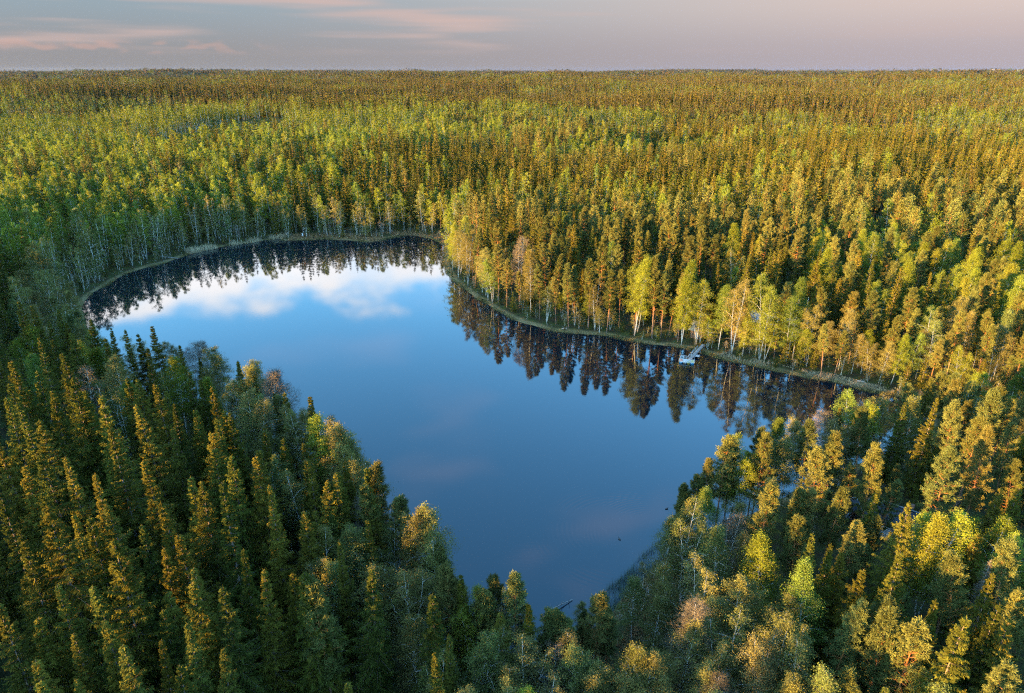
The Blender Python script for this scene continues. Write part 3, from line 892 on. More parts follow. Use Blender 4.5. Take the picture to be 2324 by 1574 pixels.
# ------------------------------------------------------------------ where the trees stand
# crops of the photograph the tips were read from: origin and scale to the 2324 wide frame
CROPS = {'A': (0, 645.6, 4.0), 'B': (0, 1033, 4.0), 'C': (452, 1033, 4.0), 'D': (968.4, 1259, 4.5), 'E': (1484.8, 871.5, 4.877),
         'F': (1872, 807, 4.063), 'G': (1420, 1194, 4.147), 'Q': (1549, 968, 2.6), 'H': (1291, 452, 4.432), 'R': (1420, 581, 2.571)}
TIPS = {  # crop: [(species, x, y, height)]
    'A': [('S', 180, 155, 22), ('S', 240, 190, 20), ('S', 655, 415, 20), ('S', 755, 330, 20), ('S', 345, 480, 21), ('S', 615, 600, 21), ('S', 435, 950, 20), ('S', 345, 780, 20),
          ('S', 110, 680, 22), ('S', 75, 905, 21), ('S', 30, 1020, 22), ('S', 225, 1025, 22), ('S', 560, 865, 20), ('S', 660, 860, 23), ('S', 755, 1035, 20), ('S', 900, 1005, 25), ('S', 370, 1200, 23),
          ('S', 575, 1400, 20), ('S', 40, 1385, 21), ('S', 975, 1310, 24), ('S', 1330, 1090, 22), ('S', 1430, 900, 23), ('S', 1305, 560, 20), ('S', 1390, 365, 19), ('S', 1270, 440, 17), ('S', 1130, 410, 18),
          ('S', 1000, 390, 16), ('S', 1240, 850, 19), ('S', 1535, 1090, 21), ('S', 1525, 1300, 20), ('S', 1620, 550, 16), ('S', 1805, 850, 18), ('S', 1975, 920, 20), ('S', 1780, 1120, 19), ('S', 2000, 1215, 19),
          ('S', 2080, 1150, 20), ('S', 1905, 1345, 20), ('S', 2165, 690, 16), ('S', 2300, 800, 14), ('S', 1700, 790, 17), ('S', 945, 480, 18), ('S', 480, 500, 19), ('S', 330, 280, 18), ('S', 440, 330, 18),
          ('S', 620, 340, 16), ('S', 500, 220, 15), ('S', 1790, 660, 13), ('S', 1040, 590, 16), ('S', 800, 950, 18), ('S', 1150, 860, 18),
          ('B', 150, 380, 17), ('B', 285, 640, 15), ('B', 885, 375, 17), ('B', 775, 490, 18), ('B', 845, 575, 16), ('O', 1060, 640, 17), ('O', 1010, 790, 17), ('B', 1545, 650, 17), ('R', 1670, 510, 13), ('R', 1800, 520, 13),
          ('O', 1945, 565, 13), ('O', 2080, 835, 16), ('O', 2260, 970, 18), ('O', 220, 30, 14), ('O', 400, 10, 14), ('O', 600, 60, 13), ('O', 330, 180, 14), ('O', 650, 240, 13), ('O', 540, 190, 13), ('O', 100, 60, 14),
          ('O', 720, 230, 11), ('O', 480, 100, 13), ('O', 1200, 440, 12), ('O', 1550, 520, 13), ('R', 700, 770, 17), ('O', 2270, 700, 11), ('O', 1900, 750, 15)],
    'B': [('S', 600, 10, 22), ('S', 430, -10, 22), ('S', 345, 335, 21), ('S', 415, 440, 25), ('S', 705, 490, 21), ('S', 815, 595, 21), ('S', 130, 685, 23), ('S', 1050, 440, 22), ('S', 1345, 20, 21), ('S', 1535, 400, 22),
          ('S', 1300, 615, 20), ('S', 1690, 190, 21), ('S', 1820, 245, 22), ('S', 1985, 280, 25), ('S', 1640, 680, 21), ('S', 1015, 835, 25), ('S', 950, 1120, 21), ('S', 1445, 870, 20), ('S', 1800, 1005, 20), ('S', 530, 1195, 20),
          ('S', 1270, 1345, 18), ('S', 1535, 1245, 18), ('S', 1470, 1380, 18), ('S', 1700, 1170, 22), ('S', 1985, 1190, 21), ('S', 2180, 815, 20), ('S', 2060, 10, 22), ('S', 1900, -40, 21), ('S', 0, 380, 22), ('S', 20, 1390, 21),
          ('S', 910, 1490, 20), ('S', 1700, 1520, 20), ('O', 1410, 490, 13), ('S', 180, 100, 19), ('S', 850, 150, 21), ('S', 300, 1480, 18), ('S', 660, 1640, 18), ('S', 1120, 1720, 19), ('S', 1400, 1700, 18), ('S', 200, 1900, 18), ('S', 1850, 1480, 18), ('S', 760, 1950, 18),
          ('S', 400, 2050, 19), ('S', 1560, 1950, 19), ('S', 1950, 1800, 18)],
    'C': [('S', 525, 0, 22), ('S', 620, 285, 23), ('S', 1000, 40, 20), ('S', 1250, 150, 19), ('S', 1145, 240, 18), ('S', 935, 475, 20), ('S', 1050, 500, 17), ('S', 1205, 530, 16), ('S', 1345, 60, 18), ('S', 1545, 100, 16),
          ('P', 1640, 240, 15), ('S', 1560, 340, 18), ('S', 1545, 570, 18), ('S', 1270, 755, 19), ('S', 825, 1070, 18), ('S', 970, 1050, 20), ('S', 1065, 1070, 20), ('P', 1085, 1230, 19), ('S', 505, 1040, 21), ('S', 1520, 1045, 20),
          ('S', 1925, 700, 15), ('S', 2115, 1240, 19), ('P', 2170, 850, 14), ('P', 1740, 390, 14), ('P', 2270, 1000, 12),
          ('O', 720, 75, 16), ('O', 900, 70, 17), ('O', 1140, 700, 17), ('O', 1370, 620, 17), ('O', 1480, 740, 15), ('O', 1680, 840, 17), ('O', 1800, 870, 17), ('O', 1770, 670, 15), ('R', 1480, 335, 15), ('O', 1880, 470, 12),
          ('O', 2040, 500, 15), ('O', 2130, 505, 15), ('O', 940, 970, 14), ('O', 1060, 980, 14), ('O', 1200, 1015, 15), ('O', 2080, 1100, 12), ('O', 1890, 1400, 14), ('O', 2230, 1210, 11), ('O', 1420, 0, 13), ('O', 640, 100, 15), ('O', 1330, 1200, 12), ('O', 1820, 1150, 13)],
    'D': [('S', 105, 995, 17), ('S', 210, 810, 16), ('S', 410, 230, 13), ('S', 685, 590, 14), ('S', 1100, 465, 17), ('P', 550, 360, 12), ('P', 750, 315, 14), ('P', 965, 280, 14), ('P', 1240, 500, 12), ('P', 1290, 545, 11), ('P', 1395, 555, 13),
          ('P', 1740, 330, 15), ('P', 1600, 580, 10), ('P', 1880, 560, 12), ('B', 470, 390, 14), ('O', 890, 500, 13), ('O', 520, 760, 15), ('O', 640, 790, 15), ('O', 1000, 800, 15), ('O', 980, 1030, 13), ('O', 600, 1140, 12), ('O', 1560, 780, 14),
          ('O', 1650, 900, 14), ('R', 1350, 950, 13), ('O', 1990, 800, 15), ('O', 1720, 1200, 12), ('O', 2280, 930, 14), ('O', 2200, 1250, 12), ('O', 1830, 1150, 12), ('O', 2000, 1270, 12), ('O', 20, 860, 14), ('O', 1150, 830, 14),
          ('O', 250, 330, 11), ('O', 1340, 760, 10), ('P', 640, 370, 10), ('O', 800, 1350, 13), ('O', 350, 1400, 13), ('O', 1250, 1330, 13), ('O', 1500, 1420, 13), ('B', 1060, 1420, 13), ('O', 60, 1420, 13)],
    'E': [('P', 815, 550, 15), ('P', 900, 640, 14), ('B', 1010, 560, 15), ('B', 900, 740, 13), ('P', 1215, 565, 17), ('P', 615, 840, 14), ('P', 1190, 470, 14), ('B', 1400, 355, 15), ('O', 1560, 420, 15), ('O', 1330, 640, 14), ('O', 1470, 650, 15),
          ('O', 1750, 355, 15), ('P', 1790, 420, 17), ('P', 1870, 720, 17), ('P', 1225, 1110, 17), ('P', 1620, 1180, 14), ('P', 2030, 1085, 16), ('O', 2080, 420, 14), ('P', 2000, 540, 15), ('P', 430, 1100, 12), ('O', 380, 1330, 14), ('P', 350, 1200, 11),
          ('B', 650, 1160, 13), ('O', 150, 1500, 13), ('R', 850, 1420, 12), ('P', 1680, 1500, 13), ('S', 2075, 230, 14), ('R', 1900, 290, 13), ('P', 500, 1010, 12)],
    'F': [('P', 520, 820, 18), ('P', 795, 730, 16), ('P', 1210, 905, 19), ('P', 1560, 720, 20), ('P', 1540, 330, 20), ('P', 1235, 450, 18), ('P', 1430, 590, 19), ('S', 1025, 380, 18), ('S', 740, 420, 16), ('O', 840, 340, 16), ('O', 500, 365, 15),
          ('B', 370, 445, 15), ('B', 290, 330, 16), ('P', 440, 520, 16), ('O', 110, 620, 14), ('P', 90, 710, 15), ('S', 965, 190, 15), ('P', 1110, 150, 15), ('P', 1190, 160, 15), ('S', 1300, 160, 16), ('P', 1240, 230, 16), ('O', 1380, 230, 13),
          ('O', 1590, 240, 14), ('P', 1740, 330, 16), ('P', 1800, 290, 16), ('O', 1420, 400, 12), ('S', 800, 1350, 19), ('B', 960, 1320, 18), ('B', 1150, 1320, 18), ('B', 1570, 1435, 17), ('S', 1630, 1210, 14), ('S', 1800, 1150, 16), ('P', 1780, 660, 16),
          ('O', 600, 430, 13), ('O', 1850, 560, 14), ('P', 1700, 420, 15), ('P', 760, 270, 12), ('P', 1320, 440, 16), ('P', 590, 1150, 13), ('S', 1120, 620, 14), ('O', 420, 360, 13)],
    'Q': [('B', 1970, 600, 16), ('P', 700, 375, 14), ('P', 720, 545, 14), ('S', 785, 660, 16), ('S', 870, 680, 17), ('S', 970, 730, 15), ('S', 1035, 830, 16), ('B', 800, 810, 17), ('S', 1310, 745, 19),
          ('S', 1830, 880, 18), ('S', 1850, 1035, 17), ('S', 1530, 1030, 18), ('S', 1640, 1085, 21), ('P', 1400, 1160, 17), ('P', 970, 1030, 16), ('P', 1110, 1040, 16), ('P', 1250, 1060, 17), ('P', 1830, 1350, 15), ('P', 1990, 1370, 16), ('P', 2000, 770, 17),
          ('S', 1750, 640, 15), ('O', 130, 760, 15), ('O', 245, 580, 15), ('B', 530, 620, 16), ('O', 60, 450, 16), ('O', 240, 960, 13), ('O', 390, 890, 15), ('R', 110, 1080, 15), ('O', 290, 1090, 15), ('O', 560, 1060, 16),
          ('O', 720, 1180, 15), ('O', 500, 1240, 15), ('O', 130, 1330, 13), ('O', 450, 1320, 14), ('O', 860, 1510, 14), ('O', 400, 610, 14), ('O', 640, 1440, 13), ('O', 880, 1380, 14), ('O', 30, 1150, 14), ('O', 250, 1430, 13), ('R', 200, 1500, 13),
          ('O', 640, 1000, 13), ('P', 1090, 1450, 13), ('S', 1950, 1130, 16), ('O', 330, 1530, 14), ('O', 1500, 1520, 14), ('S', 1180, 1520, 16), ('S', 1700, 1560, 17)],
}
TIPS['I'] = [('S', 1070, 690, 16), ('S', 1285, 715, 18), ('B', 1490, 920, 15), ('O', 1600, 1220, 15), ('O', 1150, 780, 14), ('S', 970, 740, 16), ('O', 770, 740, 17), ('S', 1030, 1150, 18), ('S', 1230, 1180, 17),
             ('S', 1390, 1040, 18), ('O', 1200, 890, 16), ('R', 880, 540, 14), ('S', 1270, 1360, 19), ('S', 1530, 1460, 18), ('S', 1830, 1410, 16), ('O', 1180, 1390, 15), ('S', 800, 1280, 20), ('S', 360, 1110, 21), ('S', 510, 1310, 20),
             ('O', 530, 590, 16), ('O', 1700, 1230, 14), ('O', 1560, 980, 13), ('S', 420, 670, 17), ('S', 620, 430, 15), ('O', 400, 310, 12), ('O', 730, 450, 12), ('R', 900, 560, 12), ('O', 1000, 740, 12), ('O', 1140, 800, 13), ('P', 1880, 1450, 13),
             ('S', 230, 880, 19), ('S', 440, 970, 20), ('S', 530, 910, 20), ('S', 850, 1060, 17), ('O', 1480, 940, 13), ('O', 1620, 1080, 13), ('S', 700, 620, 15)]
CROPS['I'] = (387.3, 710.1, 4.065)
BASED = {  # crop: [(species, base x, base y, tip x, tip y)] for trees whose foot is in view
    'R': [('B', 325, 518, 320, 118), ('B', 410, 520, 410, 130), ('B', 540, 548, 545, 170), ('O', 617, 575, 625, 115), ('P', 655, 560, 690, 165), ('B', 682, 588, 710, 330), ('B', 778, 612, 800, 105),
          ('B', 808, 612, 845, 262), ('P', 865, 600, 885, 310), ('B', 935, 628, 945, 228), ('B', 972, 606, 1010, 125), ('B', 1015, 645, 1000, 420), ('O', 1055, 648, 1075, 298), ('P', 1135, 610, 1150, 190), ('O', 1143, 655, 1150, 380),
          ('O', 1240, 668, 1255, 300), ('B', 1372, 690, 1385, 430), ('P', 1400, 640, 1420, 208), ('O', 1405, 730, 1412, 500), ('O', 1475, 745, 1480, 490), ('P', 1500, 700, 1545, 345), ('B', 1545, 755, 1555, 455), ('B', 1630, 740, 1645, 440),
          ('P', 1590, 610, 1640, 190), ('O', 1735, 730, 1760, 308), ('O', 1860, 670, 1890, 240), ('O', 1940, 690, 1985, 325), ('O', 2112, 760, 2150, 400), ('O', 2145, 720, 2190, 310), ('S', 2290, 600, 2320, 118), ('P', 2285, 740, 2310, 420),
          ('P', 155, 485, 158, 5), ('B', 50, 470, 60, 0), ('S', 500, 420, 525, 35), ('B', 465, 480, 475, 260), ('O', 755, 590, 750, 330), ('O', 1690, 720, 1700, 430), ('O', 432, 512, 442, 330), ('B', 482, 528, 490, 350), ('O', 505, 520, 512, 372), ('S', 455, 500, 458, 400), ('O', 1315, 690, 1320, 450)],
    'H': [('P', 380, 1350, 360, 718), ('B', 190, 1285, 180, 848), ('P', 505, 1290, 510, 728), ('O', 310, 1350, 285, 1080), ('P', 830, 1400, 840, 578), ('B', 690, 1340, 690, 550), ('B', 1130, 1470, 1100, 610),
          ('P', 1095, 1440, 1090, 760), ('P', 60, 1280, 65, 690), ('S', 1440, 1250, 1480, 625), ('P', 925, 1400, 930, 740), ('P', 655, 1370, 650, 850), ('S', 1570, 1050, 1565, 365), ('S', 1690, 1030, 1690, 305),
          ('S', 1770, 1060, 1765, 325), ('P', 1890, 950, 1890, 205), ('S', 2095, 1050, 2100, 405), ('P', 1300, 900, 1305, 170), ('P', 1370, 900, 1390, 280), ('B', 430, 1000, 425, 430), ('B', 1590, 900, 1600, 225), ('P', 260, 1240, 250, 760)],
}
# near tops of the promontory that closes the far bay, base x, y and tip in the 2324 frame
BASED['Z'] = [('B', 1033, 605, 1030, 470), ('B', 1046, 622, 1052, 490), ('O', 1040, 633, 1048, 520), ('O', 1062, 650, 1068, 520), ('P', 1078, 655, 1085, 520), ('O', 1108, 683, 1100, 560), ('B', 1118, 690, 1100, 575), ('P', 1132, 690, 1136, 555),
              ('R', 1180, 690, 1182, 540), ('O', 1205, 718, 1200, 565), ('P', 1150, 700, 1160, 590), ('P', 1225, 725, 1225, 600), ('P', 1262, 738, 1262, 628), ('O', 1240, 735, 1228, 630), ('S', 1205, 705, 1212, 560), ('P', 1290, 745, 1292, 600),
              ('O', 1350, 752, 1345, 630), ('P', 1335, 745, 1338, 590)]
CROPS['Z'] = (0, 0, 1.0)

TREES = []          # dict(sp, x, y, z, h, w, hand)


def gz(x, y):
    return float(ground_z(x, y)[0])


for c, rows in TIPS.items():
    ox, oy, s = CROPS[c]
    for sp, x, y, h in rows:
        px, py = ox + x / s, oy + y / s
        z = 1.5
        for _ in range(5):
            X, Y = spot(px, py, z + h)
            z = max(0.2, gz(X, Y))
        d = shore_dist(X, Y)[0]
        if d < 0.8:                       # keep the foot on dry land: lower the tree until it stands on the bank
            for hh in np.arange(h - 0.5, 5, -0.5):
                X2, Y2 = spot(px, py, 0.4 + hh)
                d2 = shore_dist(X2, Y2)[0]
                if d2 >= 0.8:
                    X, Y, h, z = X2, Y2, hh, gz(X2, Y2)
                    break
            else:
                for hh in np.arange(h + 0.5, 26, 0.5):
                    X2, Y2 = spot(px, py, 0.4 + hh)
                    if shore_dist(X2, Y2)[0] >= 0.8:
                        X, Y, h, z = X2, Y2, hh, gz(X2, Y2)
                        break
                else:
                    continue
        TREES.append(dict(sp=sp, x=X, y=Y, z=z, h=h, hand=1))
for c, rows in BASED.items():
    ox, oy, s = CROPS[c]
    for sp, bx, by, tx, ty in rows:
        z = 0.5
        for _ in range(4):
            X, Y = spot(ox + bx / s, oy + by / s, z)
            z = max(0.15, gz(X, Y))
        lo, hi = 2.0, 40.0
        for _ in range(30):
            h = (lo + hi) / 2
            if project(X, Y, z + h)[1] > oy + ty / s:
                lo = h
            else:
                hi = h
        TREES.append(dict(sp=sp, x=X, y=Y, z=z, h=min(h, 27.0), hand=1))

# things that keep trees away: (x, y, radius)
CLEAR = []
for px, py, z, r_, lane in ((1725, 722, 4.2, 4.6, 34), (1792, 733, 3.4, 3.2, 20), (1597, 744, 3.2, 3.2, 1)):
    X, Y = spot(px, py, z)
    CLEAR.append((X, Y, r_, lane))
CLEAR.append((57.2, 84.3, 4.7, 5))
CLEAR.append((51.0, 88.6, 2.6, 4))
TREES = [t for t in TREES if all(math.hypot(t['x'] - a, t['y'] - b) > r_ * 0.85 for a, b, r_, _l in CLEAR)]

w_b, w_p, w_s, w_o = Waves(120, 9, 41), Waves(170, 9, 42), Waves(300, 9, 43), Waves(50, 9, 44)
w_b2 = Waves(700, 9, 45)
w_shade_band = Waves(380, 9, 46)  # dark and light bands that imitate shading on the far forest
w_gap = Waves(75, 9, 47)
w_age = Waves(140, 9, 48)


def gauss(x, y, cx, cy, rx, ry):
    return np.exp(-((x - cx) / rx) ** 2 - ((y - cy) / ry) ** 2)


def species(x, y, d, r):
    """index 0 S, 1 P, 2 B, 3 O, 4 R for arrays of places"""
    dist = np.hypot(x, y)
    wS = 0.55 + 0.75 * w_s(x, y) + 0.25 * w_o(x, y)
    wP = 0.42 + 0.55 * w_p(x, y)
    wB = 0.38 + 0.85 * w_b(x, y) + 0.45 * w_b2(x, y)
    wO = 0.18 + 0.25 * w_o(x, y)
    # far left is fresh birch wood, the middle a strip of spruce, the right pine with spruce
    wB = wB + 1.7 * gauss(x, y, -190, 350, 110, 130) + 1.1 * gauss(x, y, -330, 600, 200, 180) + 0.6 * gauss(x, y, -20, 560, 120, 90)
    wS = wS + 1.2 * gauss(x, y, -70, 370, 55, 90) + 1.0 * gauss(x, y, -20, 420, 60, 90)
    wP = wP + 0.35 * gauss(x, y, 160, 260, 130, 130) + 0.3 * gauss(x, y, 90, 200, 60, 60)
    wS = wS + 0.45 * gauss(x, y, 190, 300, 160, 180)
    wB = wB + 0.3 * gauss(x, y, 60, 290, 90, 70)
    wS = wS + 1.6 * gauss(x, y, 300, 1500, 900, 220) + 0.5 * gauss(x, y, -500, 1050, 400, 160)  # far spruce band: a cloud shadow put into the species mix
    fr = sstep(dist, 650, 1000)  # more dark conifers far off, in place of cloud shadow
    wS = wS + 0.55 * fr
    wP = wP + 0.30 * fr - 0.25 * (1 - fr) * (x > 60)
    wB = wB - 0.30 * fr
    wS = wS + 0.25 * (x > 60) * (1 - fr)
    bd = w_shade_band(x * 0.25, y) * sstep(dist, 500, 900)  # spruce and birch bands imitate the shading of distant ridges
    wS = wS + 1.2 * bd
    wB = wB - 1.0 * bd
    nearleft = (x < 20) & (y < 175) & (x < 25 - 0.1 * y)
    wS = np.where(nearleft & (d > 14), wS + 3.0, wS)
    wO = np.where(nearleft & (d <= 14), wO + 1.5, wO)
    nearlow = (y < 100) & (x >= 0) & (x < 34)
    wO = np.where(nearlow, wO + 2.2, wO)
    nearright = (y < 150) & (x >= 34)
    wP = np.where(nearright, wP + 1.0, wP)
    wO = np.where(nearright & (d < 10), wO + 0.8, wO)
    fs = (d < 12) & (y > 120)
    wO = np.where(fs & (x < 0), wO + 1.2, wO)
    wP = np.where(fs & (x >= -20), wP + 1.0, wP)
    wB = np.where(fs & (x >= -40), wB + 0.5, wB)
    wS = np.where(fs, wS * 0.3, wS)
    wR = 0.02 + 0.25 * sstep(w_b2(x + 900, y), 0.75, 1.1)
    Wt = np.clip(np.stack([wS, wP, wB, wO, np.broadcast_to(wR, x.shape)], 1), 0.06, None) ** 2.6
    Wt /= Wt.sum(1, keepdims=True)
    cum = np.cumsum(Wt, 1)
    return (r.random(len(x))[:, None] > cum).sum(1).clip(0, 4)


SPN = 'SPBOR'
SPN = ['S', 'P', 'B', 'O', 'R']


def lattice(r0, r1, s, a0, a1, seed, jit=0.46):
    """jittered points with r0 <= distance < r1 and azimuth a0..a1 (degrees, 0 ahead, + right)"""
    r = np.random.default_rng(seed)
    n = int(r1 / s) + 2
    g = np.arange(-n, n + 1) * s
    X, Y = np.meshgrid(g, g)
    X = X + (np.arange(2 * n + 1) % 2)[:, None] * s / 2
    X = X.ravel() + r.uniform(-jit, jit, X.size) * s
    Y = Y.ravel() + r.uniform(-jit, jit, Y.size) * s
    rr = np.hypot(X, Y)
    az = np.degrees(np.arctan2(X, Y))
    k = (rr >= r0) & (rr < r1) & (az >= a0) & (az < a1)
    return X[k], Y[k], r


# --- near wood, filled in between the trees read from the photograph
clear_c = spot(488, 325, 6.0)            # clearing with young growth on the far left


def young(x, y):
    return (np.abs((x - clear_c[0]) / 42) ** 2 + np.abs((y - clear_c[1]) / 165) ** 2) < 1


for (r0, r1, s, a0, a1, seed) in ((12, 430, 4.9, -42, 42, 1), (8, 330, 5.4, -180, -42, 2), (8, 150, 5.5, 42, 180, 3)):
    X, Y, r = lattice(r0, r1, s, a0, a1, seed)
    d = shore_dist(X, Y)
    wide = np.where((Y > 240) & (X > -70), 3.6, np.where((Y > 120) & (X > -10), 0.8, np.where(Y > 120, 1.4, 1.0)))
    k = d > wide * r.uniform(0.7, 1.6, len(X))
    for a, b, r_, lane in CLEAR:
        k &= np.hypot(X - a, Y - b) > r_
        k &= ~((np.abs(X - a * Y / b) < r_ * 0.6) & (Y < b) & (Y > b - lane))
    X, Y, d = X[k], Y[k], d[k]
    hx = np.array([t['x'] for t in TREES if t['hand']]); hy = np.array([t['y'] for t in TREES if t['hand']])
    mind = np.array([np.min((hx - a) ** 2 + (hy - b) ** 2) for a, b in zip(X, Y)]) ** 0.5
    nl = (X < 10) & (Y < 175) & (a1 == 42)
    k = (mind > r.uniform(2.2, 3.6, len(X))) & ~(nl & (r.random(len(X)) < 0.5))
    X, Y, d = X[k], Y[k], d[k]
    sp = species(X, Y, d, r)
    Z = ground_z(X, Y, d)
    for i in range(len(X)):
        s_ = SPN[sp[i]]
        h = {'S': 19, 'P': 19.5, 'B': 18, 'O': 16.5, 'R': 15}[s_] * r.uniform(0.62, 1.16)
        x_, y_ = X[i], Y[i]
        if a1 <= -42:
            h *= 1.25 if y_ < 14 else (0.92 if y_ < 90 else 1.1)  # unseen trees behind the camera made taller to shade the foreground
        elif y_ < 120 and x_ < 40:
            h *= 0.74 if x_ < 0 else 0.68
        elif y_ < 140 and x_ >= 40:
            h *= 0.74
        elif y_ > 120 and x_ > -10 and d[i] < 14:
            h *= r.uniform(0.6, 0.95)
        if d[i] < 6:
            h *= 0.8
        if 85 < y_ < 135 and x_ > 30 and d[i] < 14 and y_ < 120:
            h *= 0.62
        if young(x_, y_):
            h *= 0.30
        TREES.append(dict(sp=s_, x=x_, y=y_, z=Z[i], h=h, hand=0))

# ------------------------------------------------------------------ which trees show largest in the picture
VW, VH = 1024, 693
buf = np.full((VH, VW), -1, dtype=np.int32)
order = sorted(range(len(TREES)), key=lambda i: -TREES[i]['y'])
for i in order:
    t = TREES[i]
    if t['y'] < 15:
        continue
    x0, y0, d0 = project(t['x'], t['y'], t['z'])
    x1, y1, d1 = project(t['x'], t['y'], t['z'] + t['h'])
    f = VW / 2324.0
    x0, y0, x1, y1 = x0 * f, y0 * f, x1 * f, y1 * f
    cb = {'S': 0.12, 'P': 0.45}.get(t['sp'], 0.35)
    hw = FOC * f * t['h'] * {'S': 0.13, 'P': 0.12}.get(t['sp'], 0.16) / d0
    ya, yb = int(max(0, y1)), int(min(VH, y0))
    if yb <= ya or x1 + hw < 0 or x1 - hw > VW:
        continue
    for yy in range(ya, yb):
        u = min(1.0, max(0.0, (yy - y1) / max(1e-3, y0 - y1)))
        xc = x1 + (x0 - x1) * u
        if u < 1 - cb:
            q = u / (1 - cb)
            w_ = hw * (q ** 0.9 if t['sp'] == 'S' else math.sqrt(max(0.0, 1 - (2 * q - 1) ** 2)))
        else:
            w_ = 0.4
        a, b = int(max(0, xc - w_)), int(min(VW, xc + w_ + 1))
        if b > a:
            buf[yy, a:b] = i
cnt = np.bincount(buf[buf >= 0], minlength=len(TREES))
ys_, xs_ = np.nonzero(buf >= 0)
ids = buf[ys_, xs_]
cenx = np.bincount(ids, xs_, len(TREES)) / np.maximum(cnt, 1)
ceny = np.bincount(ids, ys_, len(TREES)) / np.maximum(cnt, 1)
KIND = {'S': 'spruce_tree', 'P': 'pine_tree', 'B': 'birch_tree', 'O': 'birch_tree', 'R': 'leafless_tree'}
pick = set()
for kname, cap in (('spruce_tree', 295), ('pine_tree', 295), ('birch_tree', 295), ('leafless_tree', 60)):
    c_ = [i for i in range(len(TREES)) if KIND[TREES[i]['sp']] == kname and cnt[i] >= 14]
    c_.sort(key=lambda i: -cnt[i])
    pick |= set(c_[:cap])

# ------------------------------------------------------------------ labels that single each tree out
ORD = ['', 'first', 'second', 'third', 'fourth', 'fifth', 'sixth', 'seventh', 'eighth', 'ninth', 'tenth', 'eleventh', 'twelfth', 'thirteenth', 'fourteenth', 'fifteenth',
       'sixteenth', 'seventeenth', 'eighteenth', 'nineteenth', 'twentieth']


def zone(t):
    x, y = t['x'], t['y']
    edge = shore_dist(x, y)[0]
    px = project(x, y, t['z'])[0]
    if y < 175 and x < 6 and x < 25 - 0.16 * y:
        return 'lakeside of near left wood' if edge < 16 else 'near left wood'
    if y < 100 and x < 34:
        return 'low birchwood by bottom edge'
    if y < 140 and x >= 30 and shore_side_near(x, y):
        return 'waterside of near right wood' if edge < 9 else 'near right wood'
    if x < -5 and y < 330 and x < -0.09 * y:
        return 'far left shore'
    if y > 330:
        return 'forest beyond the lake'
    side = 'left' if px < 1560 else 'right'
    return "water's edge %s of jetty" % side if edge < 7 else 'wood behind shore %s of jetty' % side


def shore_side_near(x, y):
    return y < 118 - max(0, x - 75) * 0.05


LOOK = {'S': 'dark green spruce', 'P': 'rust-barked pine', 'B': 'fresh green birch', 'O': 'olive budding birch', 'R': 'leafless brown tree'}
GROUPS = {}
for i in pick:
    GROUPS.setdefault((zone(TREES[i]), TREES[i]['sp']), []).append(i)
LABEL = {}
for (zn, sp), lst in GROUPS.items():
    lst.sort(key=lambda i: -project(TREES[i]['x'], TREES[i]['y'], TREES[i]['z'] + TREES[i]['h'])[1])
    nrow = max(1, min(18, round(math.sqrt(len(lst) / 1.6))))
    rows = np.array_split(np.array(lst), nrow)
    for ri, row in enumerate(rows):
        row = sorted(row, key=lambda i: project(TREES[i]['x'], TREES[i]['y'], TREES[i]['z'] + TREES[i]['h'])[0])
        hs = np.median([TREES[i]['h'] for i in row])
        for ci, i in enumerate(row):
            size = 'tall ' if TREES[i]['h'] > 1.12 * hs else ('short ' if TREES[i]['h'] < 0.85 * hs else '')
            if len(row) == 1:
                place = 'only one of its row'
            elif ci < (len(row) + 1) // 2:
                place = ('leftmost' if ci == 0 else ORD[ci + 1] + ' from left')
            else:
                q = len(row) - 1 - ci
                place = ('rightmost' if q == 0 else ORD[q + 1] + ' from right')
            rw = '' if nrow == 1 else (', lowest row' if ri == 0 else (', topmost row' if ri == nrow - 1 else ', %s row up' % ORD[ri + 1]))
            LABEL[int(i)] = '%s%s, %s%s, %s' % (size, LOOK[sp], place, rw, zn)


def pick_variant(sp, lod, r):
    return r.integers(0, len(VARIANTS[(sp, lod)]))


def lod_of(t):
    q = math.hypot(t['x'], t['y'])
    if t['y'] < 10:
        return 1
    return 0 if q < 235 else 1


